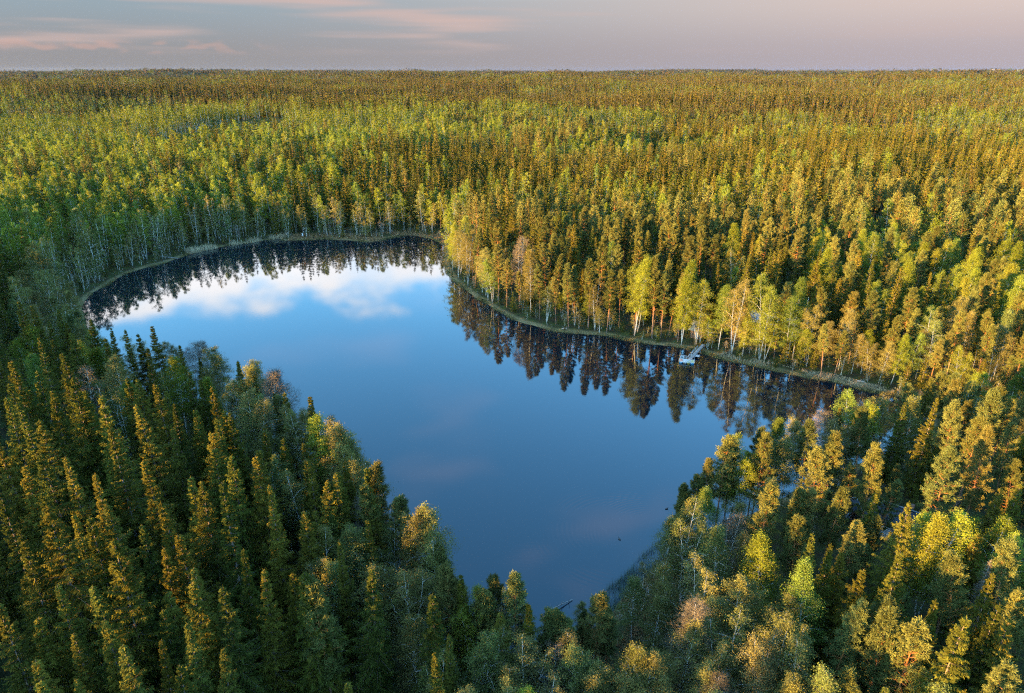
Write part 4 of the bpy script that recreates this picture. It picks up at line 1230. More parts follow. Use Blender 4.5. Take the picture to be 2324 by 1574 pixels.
# ------------------------------------------------------------------ instanced masses (everything that is not picked out)
def instancer(name, label, pts_, variants):
    """pts_: array x, y, z, rot, sx, sz, index"""
    src = bpy.data.collections.new(name + '_shapes')
    for i, me in enumerate(variants):
        src.objects.link(bpy.data.objects.new('%s_shape_%03d' % (name, i), me))
    me = bpy.data.meshes.new(name)
    P = np.asarray(pts_, dtype=np.float32)
    me.vertices.add(len(P))
    me.vertices.foreach_set('co', np.ascontiguousarray(P[:, :3]).ravel())
    a = me.attributes.new('turn', 'FLOAT_VECTOR', 'POINT')
    a.data.foreach_set('vector', np.column_stack([np.zeros(len(P)), np.zeros(len(P)), P[:, 3]]).astype(np.float32).ravel())
    a = me.attributes.new('size', 'FLOAT_VECTOR', 'POINT')
    a.data.foreach_set('vector', np.column_stack([P[:, 4], P[:, 4], P[:, 5]]).astype(np.float32).ravel())
    a = me.attributes.new('pick', 'INT', 'POINT')
    a.data.foreach_set('value', P[:, 6].astype(np.int32))
    o = link(bpy.data.objects.new(name, me))
    ng = bpy.data.node_groups.new(name, 'GeometryNodeTree')
    ng.interface.new_socket('Geometry', in_out='INPUT', socket_type='NodeSocketGeometry')
    ng.interface.new_socket('Geometry', in_out='OUTPUT', socket_type='NodeSocketGeometry')
    N = ng.nodes
    gi, go = N.new('NodeGroupInput'), N.new('NodeGroupOutput')
    ci = N.new('GeometryNodeCollectionInfo')
    ci.inputs['Collection'].default_value = src
    ci.inputs['Separate Children'].default_value = True
    ci.inputs['Reset Children'].default_value = True
    ip = N.new('GeometryNodeInstanceOnPoints')
    ip.inputs['Pick Instance'].default_value = True

    def attr(nm, dt):
        n = N.new('GeometryNodeInputNamedAttribute')
        n.data_type = dt
        n.inputs['Name'].default_value = nm
        return n.outputs['Attribute']
    Lk = ng.links
    Lk.new(gi.outputs[0], ip.inputs['Points'])
    Lk.new(ci.outputs[0], ip.inputs['Instance'])
    Lk.new(attr('pick', 'INT'), ip.inputs['Instance Index'])
    er = N.new('FunctionNodeEulerToRotation')
    Lk.new(attr('turn', 'FLOAT_VECTOR'), er.inputs[0])
    Lk.new(er.outputs[0], ip.inputs['Rotation'])
    Lk.new(attr('size', 'FLOAT_VECTOR'), ip.inputs['Scale'])
    Lk.new(ip.outputs[0], go.inputs[0])
    md = o.modifiers.new('scatter', 'NODES')
    md.node_group = ng
    return tag(o, label, kind='stuff')


MASS = {k: [] for k in ('S', 'P', 'B', 'O', 'R')}     # rows x,y,z,rot,sx,sz,index
OFFS = {}
VLIST = {}
for sp in SPN:
    VLIST[sp] = []
    for lod in (0, 1, 2):
        OFFS[(sp, lod)] = len(VLIST[sp])
        VLIST[sp] += [v['joined'] for v in VARIANTS[(sp, lod)]]


def mass_add(sp, x, y, z, h, lod, r):
    v = r.integers(0, len(VARIANTS[(sp, lod)]), len(x))
    vh = np.array([q['h'] for q in VARIANTS[(sp, lod)]])[v]
    sz = h / vh
    sx = sz ** 0.75 * r.uniform(0.88, 1.15, len(x))
    MASS[sp].append(np.column_stack([x, y, z - 0.1, r.uniform(0, 6.283, len(x)), sx, sz, v + OFFS[(sp, lod)]]))


tree_rng = np.random.default_rng(77)
rest = [i for i in range(len(TREES)) if i not in pick]
for sp in SPN:
    for lod in (0, 1):
        L_ = [TREES[i] for i in rest if TREES[i]['sp'] == sp and lod_of(TREES[i]) == lod]
        if L_:
            mass_add(sp, *(np.array([t[k] for t in L_]) for k in ('x', 'y', 'z', 'h')), lod, tree_rng)

for (r0, r1, s, lod, seed, hf) in ((430, 620, 5.7, 1, 11, 1.0), (620, 1050, 6.2, 2, 12, 1.05), (1050, 2300, 8.2, 2, 13, 1.15), (2300, 4200, 14.0, 2, 14, 1.2), (4200, 13000, 46.0, 2, 15, 1.1)):
    X, Y, r = lattice(r0, r1, s, -41, 41, seed)
    if r0 >= 4200:          # thin out with distance, larger clumps instead
        pass
    keep_ = w_gap(X, Y) + 0.5 * w_o(X, Y) > -0.95 + 0.35 * r.random(len(X))
    X, Y = X[keep_], Y[keep_]
    d = np.full(len(X), 200.0)
    Z = ground_z(X, Y, d)
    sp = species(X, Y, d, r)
    h = np.array([18.5, 18.5, 17.5, 16, 14])[sp] * r.uniform(0.58, 1.22, len(X)) * hf * (1 + 0.14 * w_o(X * 1.7, Y * 1.7) + 0.20 * w_age(X * 0.7, Y))
    yg = young(X, Y)
    h = np.where(yg, h * 0.30, h)
    sp = np.where(yg & (sp <= 1), 3, sp)
    for si, sname in enumerate(SPN):
        k = sp == si
        if k.any():
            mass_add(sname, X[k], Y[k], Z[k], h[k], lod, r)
            if r0 >= 2300:
                MASS[sname][-1][:, 4] *= {2300: 1.9, 4200: 5.5}[r0]

# dense young growth in the clearing on the far left
gx, gy, r = lattice(300, 900, 3.1, -41, 0, 51)
k = young(gx, gy)
gx, gy = gx[k], gy[k]
for sname, part in (('O', r.random(len(gx)) < 0.6), ('B', None)):
    part = part if part is not None else ~last
    last = part
    mass_add(sname, gx[part], gy[part], ground_z(gx[part], gy[part], np.full(part.sum(), 200.0)), r.uniform(4.0, 6.5, part.sum()), 2, r)
NAMES = {'S': ('spruce_forest', 'dense spruce forest reaching from the lake to the horizon'), 'P': ('pine_forest', 'pine forest mixed into the woods round the lake'),
         'B': ('birch_forest', 'fresh green birch woods behind the lake'), 'O': ('budding_birch_forest', 'olive budding birch woods scattered through the forest'),
         'R': ('leafless_woodland', 'pinkish brown leafless trees scattered through the forest')}
for sp in SPN:
    instancer(NAMES[sp][0], NAMES[sp][1], np.concatenate(MASS[sp]), VLIST[sp])

# undergrowth: saplings and bushes on the forest floor
X, Y, r = lattice(20, 330, 2.6, -42, 42, 31)
d = shore_dist(X, Y)
k = (d > 0.35) & (r.random(len(X)) < np.where(d < 7, 0.8, 0.45))
for a, b, r_, _l in CLEAR:
    k &= np.hypot(X - a, Y - b) > r_ * 1.2
X, Y, d = X[k], Y[k], d[k]
Z = ground_z(X, Y, d)
und = [v['joined'] for v in VARIANTS[('S', 1)][:3]] + [v['joined'] for v in VARIANTS[('O', 1)][1:4]] + [v['joined'] for v in VARIANTS[('R', 1)][:2]] + [v['joined'] for v in VARIANTS[('P', 1)][:1]]
pk = r.choice(len(und), len(X), p=[.12, .12, .1, .18, .18, .15, .06, .05, .04])
vh = np.array([20, 20, 20, 14, 14, 14, 13, 13, 17])[pk]
h = r.uniform(1.0, 4.2, len(X)) * np.where(d < 2, 0.75, np.where((d < 12) & (Y > 110) & (r.random(len(X)) < 0.45), 1.9, 1.0))
sz = h / vh
instancer('undergrowth', 'low saplings and bushes on the forest floor', np.column_stack([X, Y, Z - 0.05, r.uniform(0, 6.28, len(X)), sz * 1.5, sz, pk]), und)

# ------------------------------------------------------------------ the single trees
CATS = {'S': 'spruce', 'P': 'pine', 'B': 'birch', 'O': 'birch', 'R': 'bare tree'}
GRP = {'S': 'spruces around the lake', 'P': 'pines around the lake', 'B': 'birches around the lake', 'O': 'birches around the lake', 'R': 'leafless trees around the lake'}
for i in sorted(pick, key=lambda i: -cnt[i]):
    t = TREES[i]
    sp, lod = t['sp'], lod_of(t)
    vs = VARIANTS[(sp, lod)]
    v = vs[int(tree_rng.integers(0, len(vs)))]
    sz = t['h'] / v['h']
    sx = sz ** 0.75 * tree_rng.uniform(0.9, 1.15)
    root = empty(KIND[sp], (t['x'], t['y'], t['z'] - 0.1), tree_rng.uniform(0, 6.283))
    root.scale = (sx, sx, sz)
    lean = 0.02 if sp == 'S' else 0.05
    root.rotation_euler[0] = tree_rng.normal(0, lean)
    root.rotation_euler[1] = tree_rng.normal(0, lean)
    tag(root, LABEL[i], CATS[sp], GRP[sp])
    link(bpy.data.objects.new('trunk', v['trunk']), root)
    link(bpy.data.objects.new('crown', v['crown']), root)

# ------------------------------------------------------------------ reeds, sedge and shore plants
SGN = 1.0 if shore_dist(*(LAKE[40] + _nrm[40] * 1.5))[0] > 0 else -1.0


def near_index(px, py):
    X, Y = spot(px, py)
    return int(np.argmin(np.hypot(LAKE[:, 0] - X, LAKE[:, 1] - Y)))


def blades(name, label, p0, p1, n, d0, d1, h0, h1, wd, mat, seed, patch=None):
    r = np.random.default_rng(seed)
    i0, i1 = near_index(*p0), near_index(*p1)
    if i1 < i0:
        i1 += len(LAKE)
    u = r.uniform(i0, i1, n)
    a = np.floor(u).astype(int) % len(LAKE)
    f = (u - np.floor(u))[:, None]
    P = LAKE[a] * (1 - f) + LAKE[(a + 1) % len(LAKE)] * f
    off = d0 + (d1 - d0) * r.random(n)
    P = P + _nrm[a] * SGN * off[:, None]
    if patch is not None:
        k = Waves(patch, 7, seed)(P[:, 0], P[:, 1]) > r.uniform(-0.6, 0.5, n)
        P = P[k]
    n = len(P)
    z = np.maximum(ground_z(P[:, 0], P[:, 1]), -0.25)
    A = np.column_stack([P, z])
    h = r.uniform(h0, h1, n)
    D = np.column_stack([r.normal(0, 0.22, n) * h, r.normal(0, 0.22, n) * h, h])
    ang = r.uniform(0, 6.28, n)
    W = np.column_stack([np.cos(ang), np.sin(ang), 0 * ang]) * (wd * r.uniform(0.6, 1.4, n))[:, None]
    return tag(MB().tris(A, D, W).obj(name, mat), label, kind='stuff')


m_straw = foliage('dry_reed', [(0.34, 0.26, 0.15), (0.40, 0.31, 0.19)], 0.2, 0.3)
m_sedge = foliage('sedge_blades', [(0.20, 0.165, 0.065), (0.20, 0.165, 0.065)], 0.25, 0.5)
m_brown = foliage('bog_grass', [(0.27, 0.17, 0.085), (0.27, 0.17, 0.085)], 0.2, 0.45)
m_rush = foliage('rush_stems', [(0.07, 0.105, 0.065), (0.09, 0.12, 0.075)], 0.2, 0.4)
blades('reed_bed', 'pale dry reeds standing along the far left shore', (425, 578), (640, 543), 9000, -1.2, 2.2, 0.9, 2.3, 0.035, m_straw, 1, 14)
blades('shore_sedge', 'yellow green sedge fringing the far shores', (200, 675), (2100, 950), 34000, -0.6, 0.7, 0.25, 0.7, 0.04, m_sedge, 2, 12)
blades('bog_meadow', 'rust brown grass on the boggy point by the far bay', (650, 546), (1012, 561), 42000, 0.3, 9.0, 0.25, 0.7, 0.07, m_brown, 3, 16)
blades('dry_sedge', 'straw coloured dry grass along the bank right of the jetty', (1630, 813), (2050, 905), 15000, 0.1, 3.2, 0.2, 0.55, 0.06, m_straw, 4, 10)
blades('rush_bed', 'thin green rushes in the shallows by the near right bank', (1620, 1205), (1345, 1425), 9000, -2.6, 0.3, 0.7, 1.5, 0.014, m_rush, 5, 6)
blades('shore_grass', 'brown and green grass on the near right bank', (1620, 1205), (1300, 1440), 14000, 0.2, 6.5, 0.25, 0.7, 0.05, m_brown, 6, 5)

# ------------------------------------------------------------------ jetties
m_grey = plain('weathered_planks', (0.24, 0.225, 0.22), 0.85, 0.22, 2.0, stretch=(6, 0.8, 3))
m_deck = plain('pale_deck_boards', (0.50, 0.48, 0.46), 0.8, 0.15, 2.0, stretch=(6, 0.8, 3))
m_dkwood = plain('old_grey_wood', (0.20, 0.18, 0.17), 0.85, 0.25, 2.0, stretch=(6, 0.8, 3))
m_white = plain('white_painted_rail', (0.66, 0.66, 0.66), 0.5, 0.12, 3.0)
m_steel = plain('galvanised_rail', (0.45, 0.47, 0.50), 0.45, 0.12, 3.0, metal=0.5)
m_blue = plain('blue_plastic_float', (0.02, 0.20, 0.42), 0.45, 0.15, 1.5)
m_black = plain('black_rubber', (0.015, 0.015, 0.017), 0.6, 0.2, 2.0)
m_orange = plain('orange_plastic', (0.65, 0.16, 0.04), 0.5, 0.1, 2.0)
m_yellow = plain('yellow_plastic', (0.65, 0.48, 0.08), 0.5, 0.1, 2.0)


def plank_mesh(L, W, T):
    b = MB().box((0, 0, 0), (L, W, T))
    return b.mesh('plank', m_grey)


def planks(parent, n, a, b_, width, mesh_w, T=0.05, mat=None):
    """n boards laid across the way from a to b_"""
    a, b_ = np.array(a, float), np.array(b_, float)
    d = b_ - a
    ln = np.linalg.norm(d)
    me = plank_mesh(width, ln / n * 0.93, T)
    if mat is not None:
        me.materials[0] = mat
    rz = math.atan2(d[1], d[0]) - math.pi / 2
    tilt = math.atan2(d[2], math.hypot(d[0], d[1]))
    for i in range(n):
        p = a + d * (i + 0.5) / n
        o = bpy.data.objects.new('plank', me)
        o.location = (p[0], p[1], p[2] + random.uniform(-0.006, 0.006))
        o.rotation_euler = (tilt, 0, rz + random.uniform(-0.008, 0.008))
        link(o, parent)


jet = empty('floating_jetty')
tag(jet, 'grey floating bathing jetty with blue floats reaching out from the far right shore', 'jetty')
G0, G1 = np.array([42.6, 150.6, 0.55]), np.array([48.1, 158.9, 1.05])
gd = (G1 - G0) / np.linalg.norm(G1 - G0)
gl = np.array([-gd[1], gd[0], 0]); gl /= np.linalg.norm(gl)
WX = np.array([0.957, -0.29, 0.0]); WY = np.array([0.29, 0.957, 0.0])
PC = np.array([41.85, 150.0, 0.0])
planks(jet, 22, G0, G1, 0.85, 0.2)
planks(jet, 10, PC - WY * 1.0 + [0, 0, 0.48], PC + WY * 0.95 + [0, 0, 0.48], 3.6, 0.2, mat=m_deck)
mid = np.array([44.55, 153.0, 0.60])
planks(jet, 7, mid - WY * 0.65 - [0, 0, 0.10], mid + WY * 0.65 - [0, 0, 0.10], 2.1, 0.2, mat=m_deck)
b = MB()
for s_ in (-0.36, 0.36):
    b.bar(G0 + gl * s_ - [0, 0, 0.12], G1 + gl * s_ - [0, 0, 0.12], 0.09, 0.14)
b.obj('gangway_beam', m_dkwood, jet)
b = MB()
b.box(PC + [0, 0, 0.36], (3.35, 1.9, 0.16), math.atan2(WX[1], WX[0]))
b.obj('platform_frame', m_white, jet)
for s_ in (-1, 1):
    b = MB()
    b.box(PC + WX * s_ * 1.32 + [0, 0, 0.13], (0.72, 1.85, 0.36), math.atan2(WX[1], WX[0]))
    b.obj('float', m_blue, jet)
b = MB()
b.box(PC + [0, 0, 0.12], (1.7, 1.7, 0.30), math.atan2(WX[1], WX[0]))
b.obj('float', m_black, jet)


def railing(parent, a, b_, h, n, mat, w=0.05, levels=(1.0, 0.55)):
    a, b_ = np.array(a, float), np.array(b_, float)
    q = MB()
    for i in range(n):
        p = a + (b_ - a) * i / (n - 1)
        q.bar(p, p + [0, 0, h], w)
    for l_ in levels:
        q.bar(a + [0, 0, h * l_ - 0.002], b_ + [0, 0, h * l_ - 0.002], w * 0.9)
    return q.obj('railing', mat, parent)


railing(jet, G0 + gd * 2.6 + gl * 0.42, G0 + gd * 6.6 + gl * 0.42 + [0, 0, 0.1], 0.85, 4, m_steel, 0.06)
railing(jet, G0 + gd * 0.2 + gl * 0.42, G0 + gd * 2.3 + gl * 0.42, 0.85, 3, m_steel, 0.06)
railing(jet, PC + WY * 0.9 - WX * 1.6 + [0, 0, 0.5], PC + WY * 0.9 - WX * 0.1 + [0, 0, 0.5], 0.75, 3, m_white, 0.07)
railing(jet, PC + WY * 0.9 - WX * 1.62 + [0, 0, 0.5], PC - WY * 0.3 - WX * 1.62 + [0, 0, 0.5], 0.75, 3, m_steel, 0.06)
railing(jet, PC + WY * 0.9 + WX * 1.62 + [0, 0, 0.5], PC - WY * 0.6 + WX * 1.62 + [0, 0, 0.5], 0.6, 3, m_steel, 0.05)
for off, mat_ in ((-0.35, m_white), (0.45, m_yellow)):
    q = MB()
    for s_ in (-0.2, 0.2):
        c0 = PC + WX * (off + s_) - WY * 1.06
        q.bar(c0 + [0, 0, -0.4], c0 + [0, 0, 1.0], 0.05)
        q.bar(c0 + [0, 0, 1.0], c0 + WY * 0.5 + [0, 0, 0.98], 0.05)
        q.bar(c0 + WY * 0.5 + [0, 0, 0.98], c0 + WY * 0.5 + [0, 0, 0.5], 0.05)
    for z_ in (-0.2, 0.08, 0.34):
        q.bar(PC + WX * (off - 0.2) - WY * 1.06 + [0, 0, z_], PC + WX * (off + 0.2) - WY * 1.06 + [0, 0, z_], 0.045)
    q.obj('ladder', mat_, jet)
b = MB()
b.bar(G1 + gl * -0.75 + [0, 0, -1.3], G1 + gl * -0.75 + [0, 0, 0.6], 0.09)
b.obj('mooring_post', m_white, jet)
for i in range(3):
    for s_ in (-0.45, 0.45):
        p = G0 + gd * (3.6 + 2.8 * i) + gl * s_
        MB().bar([p[0], p[1], -1.0], [p[0], p[1], 0.55 + 0.14 * i], 0.11).obj('pile', m_dkwood, jet)


def lifebuoy(loc, mat, label):
    a = np.linspace(0, 2 * math.pi, 17)
    P = np.stack([0.27 * np.cos(a), 0.27 * np.sin(a) * 0.85, 0.27 * np.sin(a) * 0.5], 1)
    root = empty('lifebuoy', loc)
    tag(root, label, 'lifebuoy')
    MB().tubes(P, np.full(17, 0.075), 8).obj('ring', mat, root, True)
    q = MB()
    for k_ in range(4):
        c_ = P[k_ * 4 + 2]
        q.tubes(np.array([c_ * 0.93, c_ * 1.07]), np.array([0.085, 0.085]), 8)
    q.obj('band', m_white, root)


lifebuoy(tuple(PC - WX * 1.35 - WY * 0.62 + [0, 0, 0.66]), m_orange, 'orange lifebuoy lying on the left front corner of the floating jetty')
lifebuoy(tuple(PC + WX * 1.3 - WY * 0.66 + [0, 0, 0.66]), m_yellow, 'yellow lifebuoy lying on the right front corner of the floating jetty')

jt2 = empty('wooden_jetty')
tag(jt2, 'small grey wooden jetty half hidden behind pines on the near right shore', 'jetty')
A2, B2 = np.array([35.1, 100.6, 0.6]), np.array([41.4, 94.2, 0.75])
planks(jt2, 26, A2, B2, 1.3, 0.2)
d2 = (B2 - A2) / np.linalg.norm(B2 - A2)
l2 = np.array([-d2[1], d2[0], 0]); l2 /= np.linalg.norm(l2)
planks(jt2, 6, A2 - l2 * 1.6 - d2 * 0.7, A2 + l2 * 1.6 - d2 * 0.7, 1.3, 0.2)
railing(jt2, A2 + l2 * 0.6 + d2 * 1.0, A2 + l2 * 0.6 + d2 * 6.5, 0.9, 5, m_white, 0.06)
railing(jt2, A2 - l2 * 1.5 - d2 * 1.3, A2 + l2 * 1.2 - d2 * 1.3, 0.8, 3, m_white, 0.06)
for i in range(5):
    for s_ in (-0.5, 0.5):
        p = A2 + d2 * (0.3 + 1.7 * i) + l2 * s_
        MB().bar([p[0], p[1], -1.2], [p[0], p[1], 0.56], 0.12).obj('pile', m_dkwood, jt2)

# ------------------------------------------------------------------ cottages among the trees
m_metal = plain('pale_sheet_roof', (0.42, 0.43, 0.47), 0.5, 0.15, 1.2, stretch=(8, 0.6, 1))
m_green = plain('mossy_sheet_roof', (0.17, 0.20, 0.20), 0.6, 0.22, 1.6)
m_tar = plain('black_felt_roof', (0.030, 0.032, 0.042), 0.75, 0.3, 2.0)
m_wallw = plain('pale_grey_boards', (0.46, 0.45, 0.45), 0.75, 0.12, 2.5, stretch=(4, 4, 0.5))
m_wallb = plain('dark_brown_logs', (0.075, 0.050, 0.035), 0.8, 0.3, 2.0)
m_brown_b = plain('brown_fascia', (0.16, 0.075, 0.045), 0.7, 0.2, 2.0)
m_glass = plain('dark_window_glass', (0.015, 0.018, 0.022), 0.08, 0.1, 1.0)


def cottage(label, loc, rz, L, W, hw, hr, mwall, mroof, trim, windows=(), door=None, boards=True, chimney=False, name='cottage'):
    """long wall along local x, front at local y = -W/2"""
    root = empty(name, loc, rz)
    tag(root, label, 'cottage')
    b = MB()
    x, y = L / 2, W / 2
    V = [(-x, -y, -0.8), (x, -y, -0.8), (x, y, -0.8), (-x, y, -0.8), (-x, -y, hw), (x, -y, hw), (x, y, hw), (-x, y, hw), (-x, 0, hw + hr), (x, 0, hw + hr)]
    b.add(V, [(0, 1, 5, 4), (2, 3, 7, 6), (3, 0, 4, 7), (1, 2, 6, 5), (4, 5, 9, 8), (6, 7, 8, 9)])
    b.add(V, [(4, 8, 7), (5, 6, 9)])
    if boards:
        for i in range(int(L / 0.28)):
            b.box((-x + 0.14 + i * 0.28, -y - 0.012, hw / 2), (0.045, 0.03, hw))
        for i in range(int(W / 0.28)):
            b.box((-x - 0.012, -y + 0.14 + i * 0.28, hw / 2), (0.03, 0.045, hw))
    b.obj('wall', mwall, root)
    ov, th = 0.45, 0.10
    sl = math.hypot(y, hr)
    for sg, nm in ((-1, 'roof'), (1, 'roof')):
        q = MB()
        e = (y + ov * y / sl)
        ez = hw - ov * hr / sl
        P = [(-x - ov, sg * e, ez + 0.02), (x + ov, sg * e, ez + 0.02), (x + ov, sg * 0.01, hw + hr + 0.05), (-x - ov, sg * 0.01, hw + hr + 0.05)]
        P += [(a, c, d_ + th) for a, c, d_ in P]
        q.add(P, [(0, 1, 2, 3), (7, 6, 5, 4), (0, 4, 5, 1), (1, 5, 6, 2), (2, 6, 7, 3), (3, 7, 4, 0)])
        o = q.obj(nm, mroof, root)
        f = MB()
        for ex in (-x - ov - 0.02, x + ov + 0.02):
            f.bar((ex, sg * (e + 0.02), ez + 0.03), (ex, sg * 0.02, hw + hr + 0.06), 0.05, 0.2)
        f.obj('barge_board', trim, o)
        s_ = MB()
        for i in range(1, int((L + 2 * ov) / 0.6)):
            X_ = -x - ov + i * 0.6
            s_.bar((X_, sg * e, ez + th + 0.035), (X_, sg * 0.06, hw + hr + th + 0.06), 0.04, 0.03)
        s_.obj('roof_seam', mroof, o)
    MB().box((0, 0, hw + hr + th + 0.07), (L + 2 * ov, 0.26, 0.07)).obj('ridge_cap', trim, root)
    for (wx, wz, ww, wh) in windows:
        fr = MB()
        for s2 in (-1, 1):
            fr.box((wx + s2 * ww / 2, -y - 0.045, wz), (0.09, 0.07, wh + 0.09))
            fr.box((wx, -y - 0.043, wz + s2 * wh / 2), (ww - 0.02, 0.07, 0.09))
        fr.box((wx, -y - 0.04, wz), (0.05, 0.05, wh)); fr.box((wx, -y - 0.038, wz), (ww, 0.05, 0.05))
        w_ = fr.obj('window', m_white, root)
        MB().box((wx, -y - 0.022, wz), (ww, 0.03, wh)).obj('pane', m_glass, w_)
    if door:
        q = MB()
        q.box((door, -y - 0.03, 1.0), (0.85, 0.06, 2.0))
        d_ = q.obj('door', trim, root)
        MB().box((door + 0.33, -y - 0.075, 1.0), (0.03, 0.05, 0.14)).obj('handle', m_steel, d_)
    if chimney:
        MB().box((x * 0.4, 0.5, hw + hr + 0.3), (0.5, 0.5, 1.1)).obj('chimney', m_brown_b, root)
    return root


X, Y = spot(1725, 722, 4.2)
cottage('brown cottage with a pale grey metal roof behind sunlit birches right of the jetty', (X, Y, gz(X, Y)), math.radians(-28), 7.5, 5.6, 2.6, 1.9, m_wallb, m_metal, m_white, ((-2, 1.5, 1.0, 1.1), (1.6, 1.5, 1.0, 1.1)), 0.0, False, True)
X, Y = spot(1792, 733, 3.4)
cottage('small dark hut with a white edged roof right of the larger pale roof', (X, Y, gz(X, Y)), math.radians(52), 4.0, 3.4, 2.2, 1.3, m_wallb, m_metal, m_white, ((0.8, 1.3, 0.7, 0.8),), -0.6, False)
X, Y = spot(1597, 744, 3.2)
cottage('hut with a greenish grey roof in the trees just behind the floating jetty', (X, Y, gz(X, Y)), math.radians(-35), 5.2, 4.2, 2.3, 1.4, m_wallb, m_green, m_white, ((1.2, 1.4, 0.8, 0.9),), -0.8, False)
cottage('pale board cottage with a black roof among pines on the near right shore', (57.2, 84.3, gz(57.2, 84.3) + 0.3), math.radians(-38), 7.4, 5.2, 2.35, 1.7, m_wallw, m_tar, m_dkwood, ((-2.0, 1.35, 0.75, 0.95), (1.6, 1.35, 0.75, 0.95)), 0.1, True, True)
cottage('low shed with brown fascia left behind the pale board cottage', (51.0, 88.6, gz(51.0, 88.6) + 0.1), math.radians(8), 3.6, 2.8, 2.1, 0.8, m_brown_b, m_tar, m_steel, (), 0.3, True)

# flagpole by the cottages, white box on the far shore
X, Y = spot(1835, 676, 13.0)
fp = empty('flagpole', (X, Y, gz(X, Y)))
tag(fp, 'slim white flagpole rising behind the birches right of the cottages', 'flagpole')
MB().tubes(np.array([(0, 0, -0.3), (0, 0, 6), (0, 0, 13 - gz(X, Y))]), np.array([0.09, 0.075, 0.05]), 8).obj('pole', m_white, fp)
MB().tubes(np.array([(0, 0, 13 - gz(X, Y)), (0, 0, 13.08 - gz(X, Y)), (0, 0, 13.16 - gz(X, Y))]), np.array([0.05, 0.10, 0.02]), 8).obj('finial', m_yellow, fp)
X, Y = spot(687, 537, 0.6)
wp = empty('white_post', (X, Y, gz(X, Y)))
tag(wp, 'small white post on the grassy far shore below the spruces', 'post')
MB().box((0, 0, 0.6), (0.4, 0.4, 1.3)).obj('shaft', m_white, wp)
q = MB().box((0, 0, 1.29), (0.52, 0.52, 0.1))
q.box((0, 0, 1.38), (0.3, 0.3, 0.1))
q.obj('cap', m_white, wp)

# fallen and dead trees
def log(label, a, b_, rad):
    a, b_ = np.array(a, float), np.array(b_, float)
    t = np.linspace(0, 1, 8)
    P = a + (b_ - a) * t[:, None] + np.array([0, 0, 0.12]) * np.sin(t * 3.1)[:, None]
    root = empty('fallen_log', tuple(a))
    tag(root, label, 'log')
    MB().tubes(P - a, rad * (1 - 0.6 * t), 7).obj('stem', M['bark_grey'], root)
    q = MB()
    for k_ in range(5):
        p = P[2 + k_] - a
        q.tubes(np.array([p, p + [random.uniform(-.5, .5), random.uniform(-.4, .4), random.uniform(0.3, 0.8)]]), np.array([0.04, 0.015]), 4)
    q.obj('stub', M['bark_grey'], root)


def on(px, py, up=0.25):
    X_, Y_ = spot(px, py, 0.3)
    return (X_, Y_, max(0.0, gz(X_, Y_)) + up)


log('pale fallen trunk lying on the far left shore under the trees', on(370, 586), on(405, 588, 0.4), 0.2)
log('grey fallen trunk on the grassy bank at the right end of the lake', on(1945, 868), on(1964, 872), 0.17)
log('grey log at the water near the middle of the promontory shore', on(1275, 748), on(1287, 749), 0.15)
log('pale log reaching over the water on the near left shore', (4.2, 68.2, 0.35), (8.0, 71.0, 0.1), 0.12)

tr, cr = spruce(900, 15.0, 2.0, 0)
px, py = 1549 + 1820 / 2.6, 968 + 770 / 2.6
z = 2.0
for _ in range(5):
    X, Y = spot(px, py, z + 15); z = gz(X, Y)
sn = empty('dead_spruce', (X, Y, z - 0.1))
tag(sn, 'dead bare spruce with brown grey twigs near the right edge', 'dead tree')
link(bpy.data.objects.new('trunk', tr.mesh('trunk', M['bark_grey'])), sn)
r = np.random.default_rng(4)
keep = MB()
for v, f in zip(cr.v, cr.f):
    qv = v.reshape(-1, 4, 3)
    k = r.random(len(qv)) < 0.4
    qq = qv[k]
    c_ = (qq[:, 1] + qq[:, 3]) / 2
    keep.kites(qq[:, 0], qq[:, 2] - qq[:, 0], (qq[:, 1] - qq[:, 3]) * 0.13)
link(bpy.data.objects.new('twigs', keep.mesh('twigs', M['twig'])), sn)

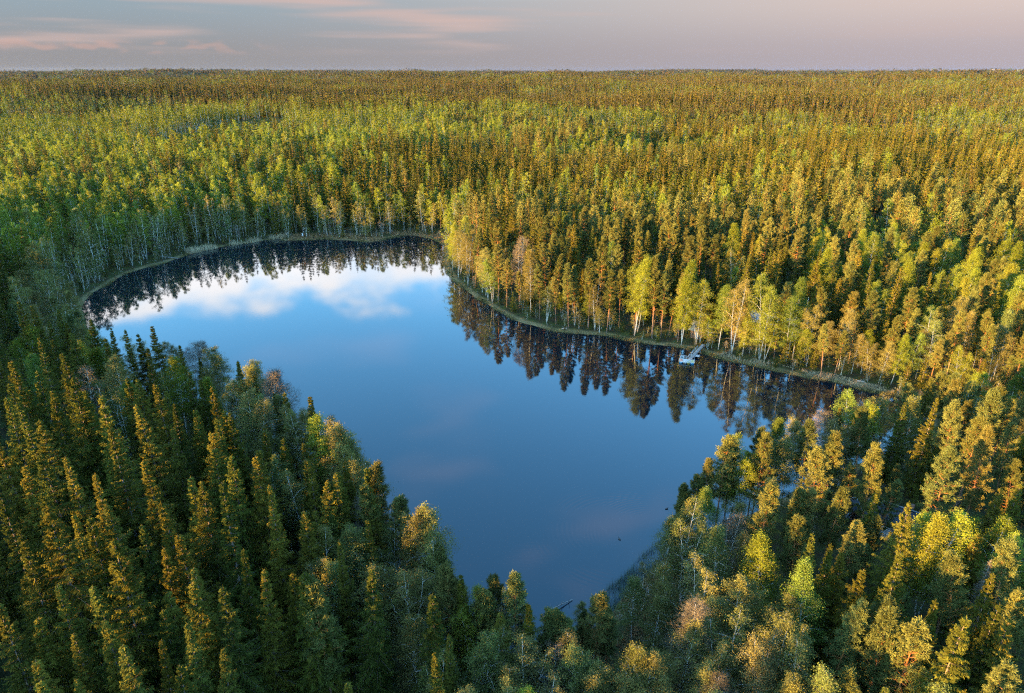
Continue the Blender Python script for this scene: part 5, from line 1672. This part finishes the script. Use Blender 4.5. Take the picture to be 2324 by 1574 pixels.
# ducks
m_duck = plain('brown_feathers', (0.055, 0.042, 0.034), 0.8, 0.4, 9.0)
for (px, py, rz, lab) in ((1406, 1224.6, 2.0, 'dark duck swimming on open water, the left one of two'), (1513, 1155.6, 0.4, 'dark duck swimming close to the near right trees')):
    X, Y = spot(px, py)
    P = np.array([(-0.30, 0, 0.12), (-0.24, 0, 0.09), (-0.12, 0, 0.07), (0.02, 0, 0.06), (0.14, 0, 0.08), (0.20, 0, 0.14), (0.22, 0, 0.22), (0.235, 0, 0.27), (0.27, 0, 0.275), (0.31, 0, 0.265), (0.345, 0, 0.258)])
    R_ = np.array([0.008, 0.05, 0.095, 0.115, 0.095, 0.06, 0.045, 0.05, 0.045, 0.018, 0.010])
    o = MB().tubes(P, R_, 10).obj('duck', m_duck, None, True)
    o.location = (X, Y, 0)
    o.rotation_euler = (0, 0, rz)
    tag(o, lab, 'duck')

# pale far buildings on the horizon at the right
m_far = plain('pale_concrete', (0.16, 0.16, 0.18), 0.8, 0.1, 0.02)
for px, wd, hh, lab in ((2196, 90, 46, 'leftmost tiny pale building on the far right horizon'), (2243, 150, 48, 'longest tiny pale building on the far right horizon'), (2262, 80, 54, 'tiny pale tower block right of the longest horizon building'),
                        (2312, 70, 48, 'rightmost tiny pale building on the far right horizon')):
    X, Y = spot(px, 166, 0)
    q = 12200 / math.hypot(X, Y)
    X, Y = X * q, Y * q
    o = empty('distant_building', (X, Y, gz(X, Y)), -math.atan2(X, Y))
    tag(o, lab, 'building', 'pale buildings on the horizon')
    MB().box((0, 0, hh / 2), (wd, 40, hh)).box((wd * 0.2, 0, hh + 4), (wd * 0.3, 25, 8)).obj('block', m_far, o)
    MB().box((0, -20.5, hh * 0.8), (wd * 0.9, 1.0, 3)).obj('window_band', m_glass, o)

# ------------------------------------------------------------------ air
hz = MB().box((0, 0, 35.5), (31000, 31000, 107))
m, T, out = new_mat('haze_air')
pv = T.node('ShaderNodeVolumePrincipled')
pv.inputs['Color'].default_value = (0.24, 0.32, 0.47, 1)
pv.inputs['Density'].default_value = 1.2e-5
pv.inputs['Anisotropy'].default_value = 0.6
T.l.new(pv.outputs[0], out.inputs['Volume'])
tag(hz.obj('haze', m), 'thin bluish haze over the forest', kind='stuff')
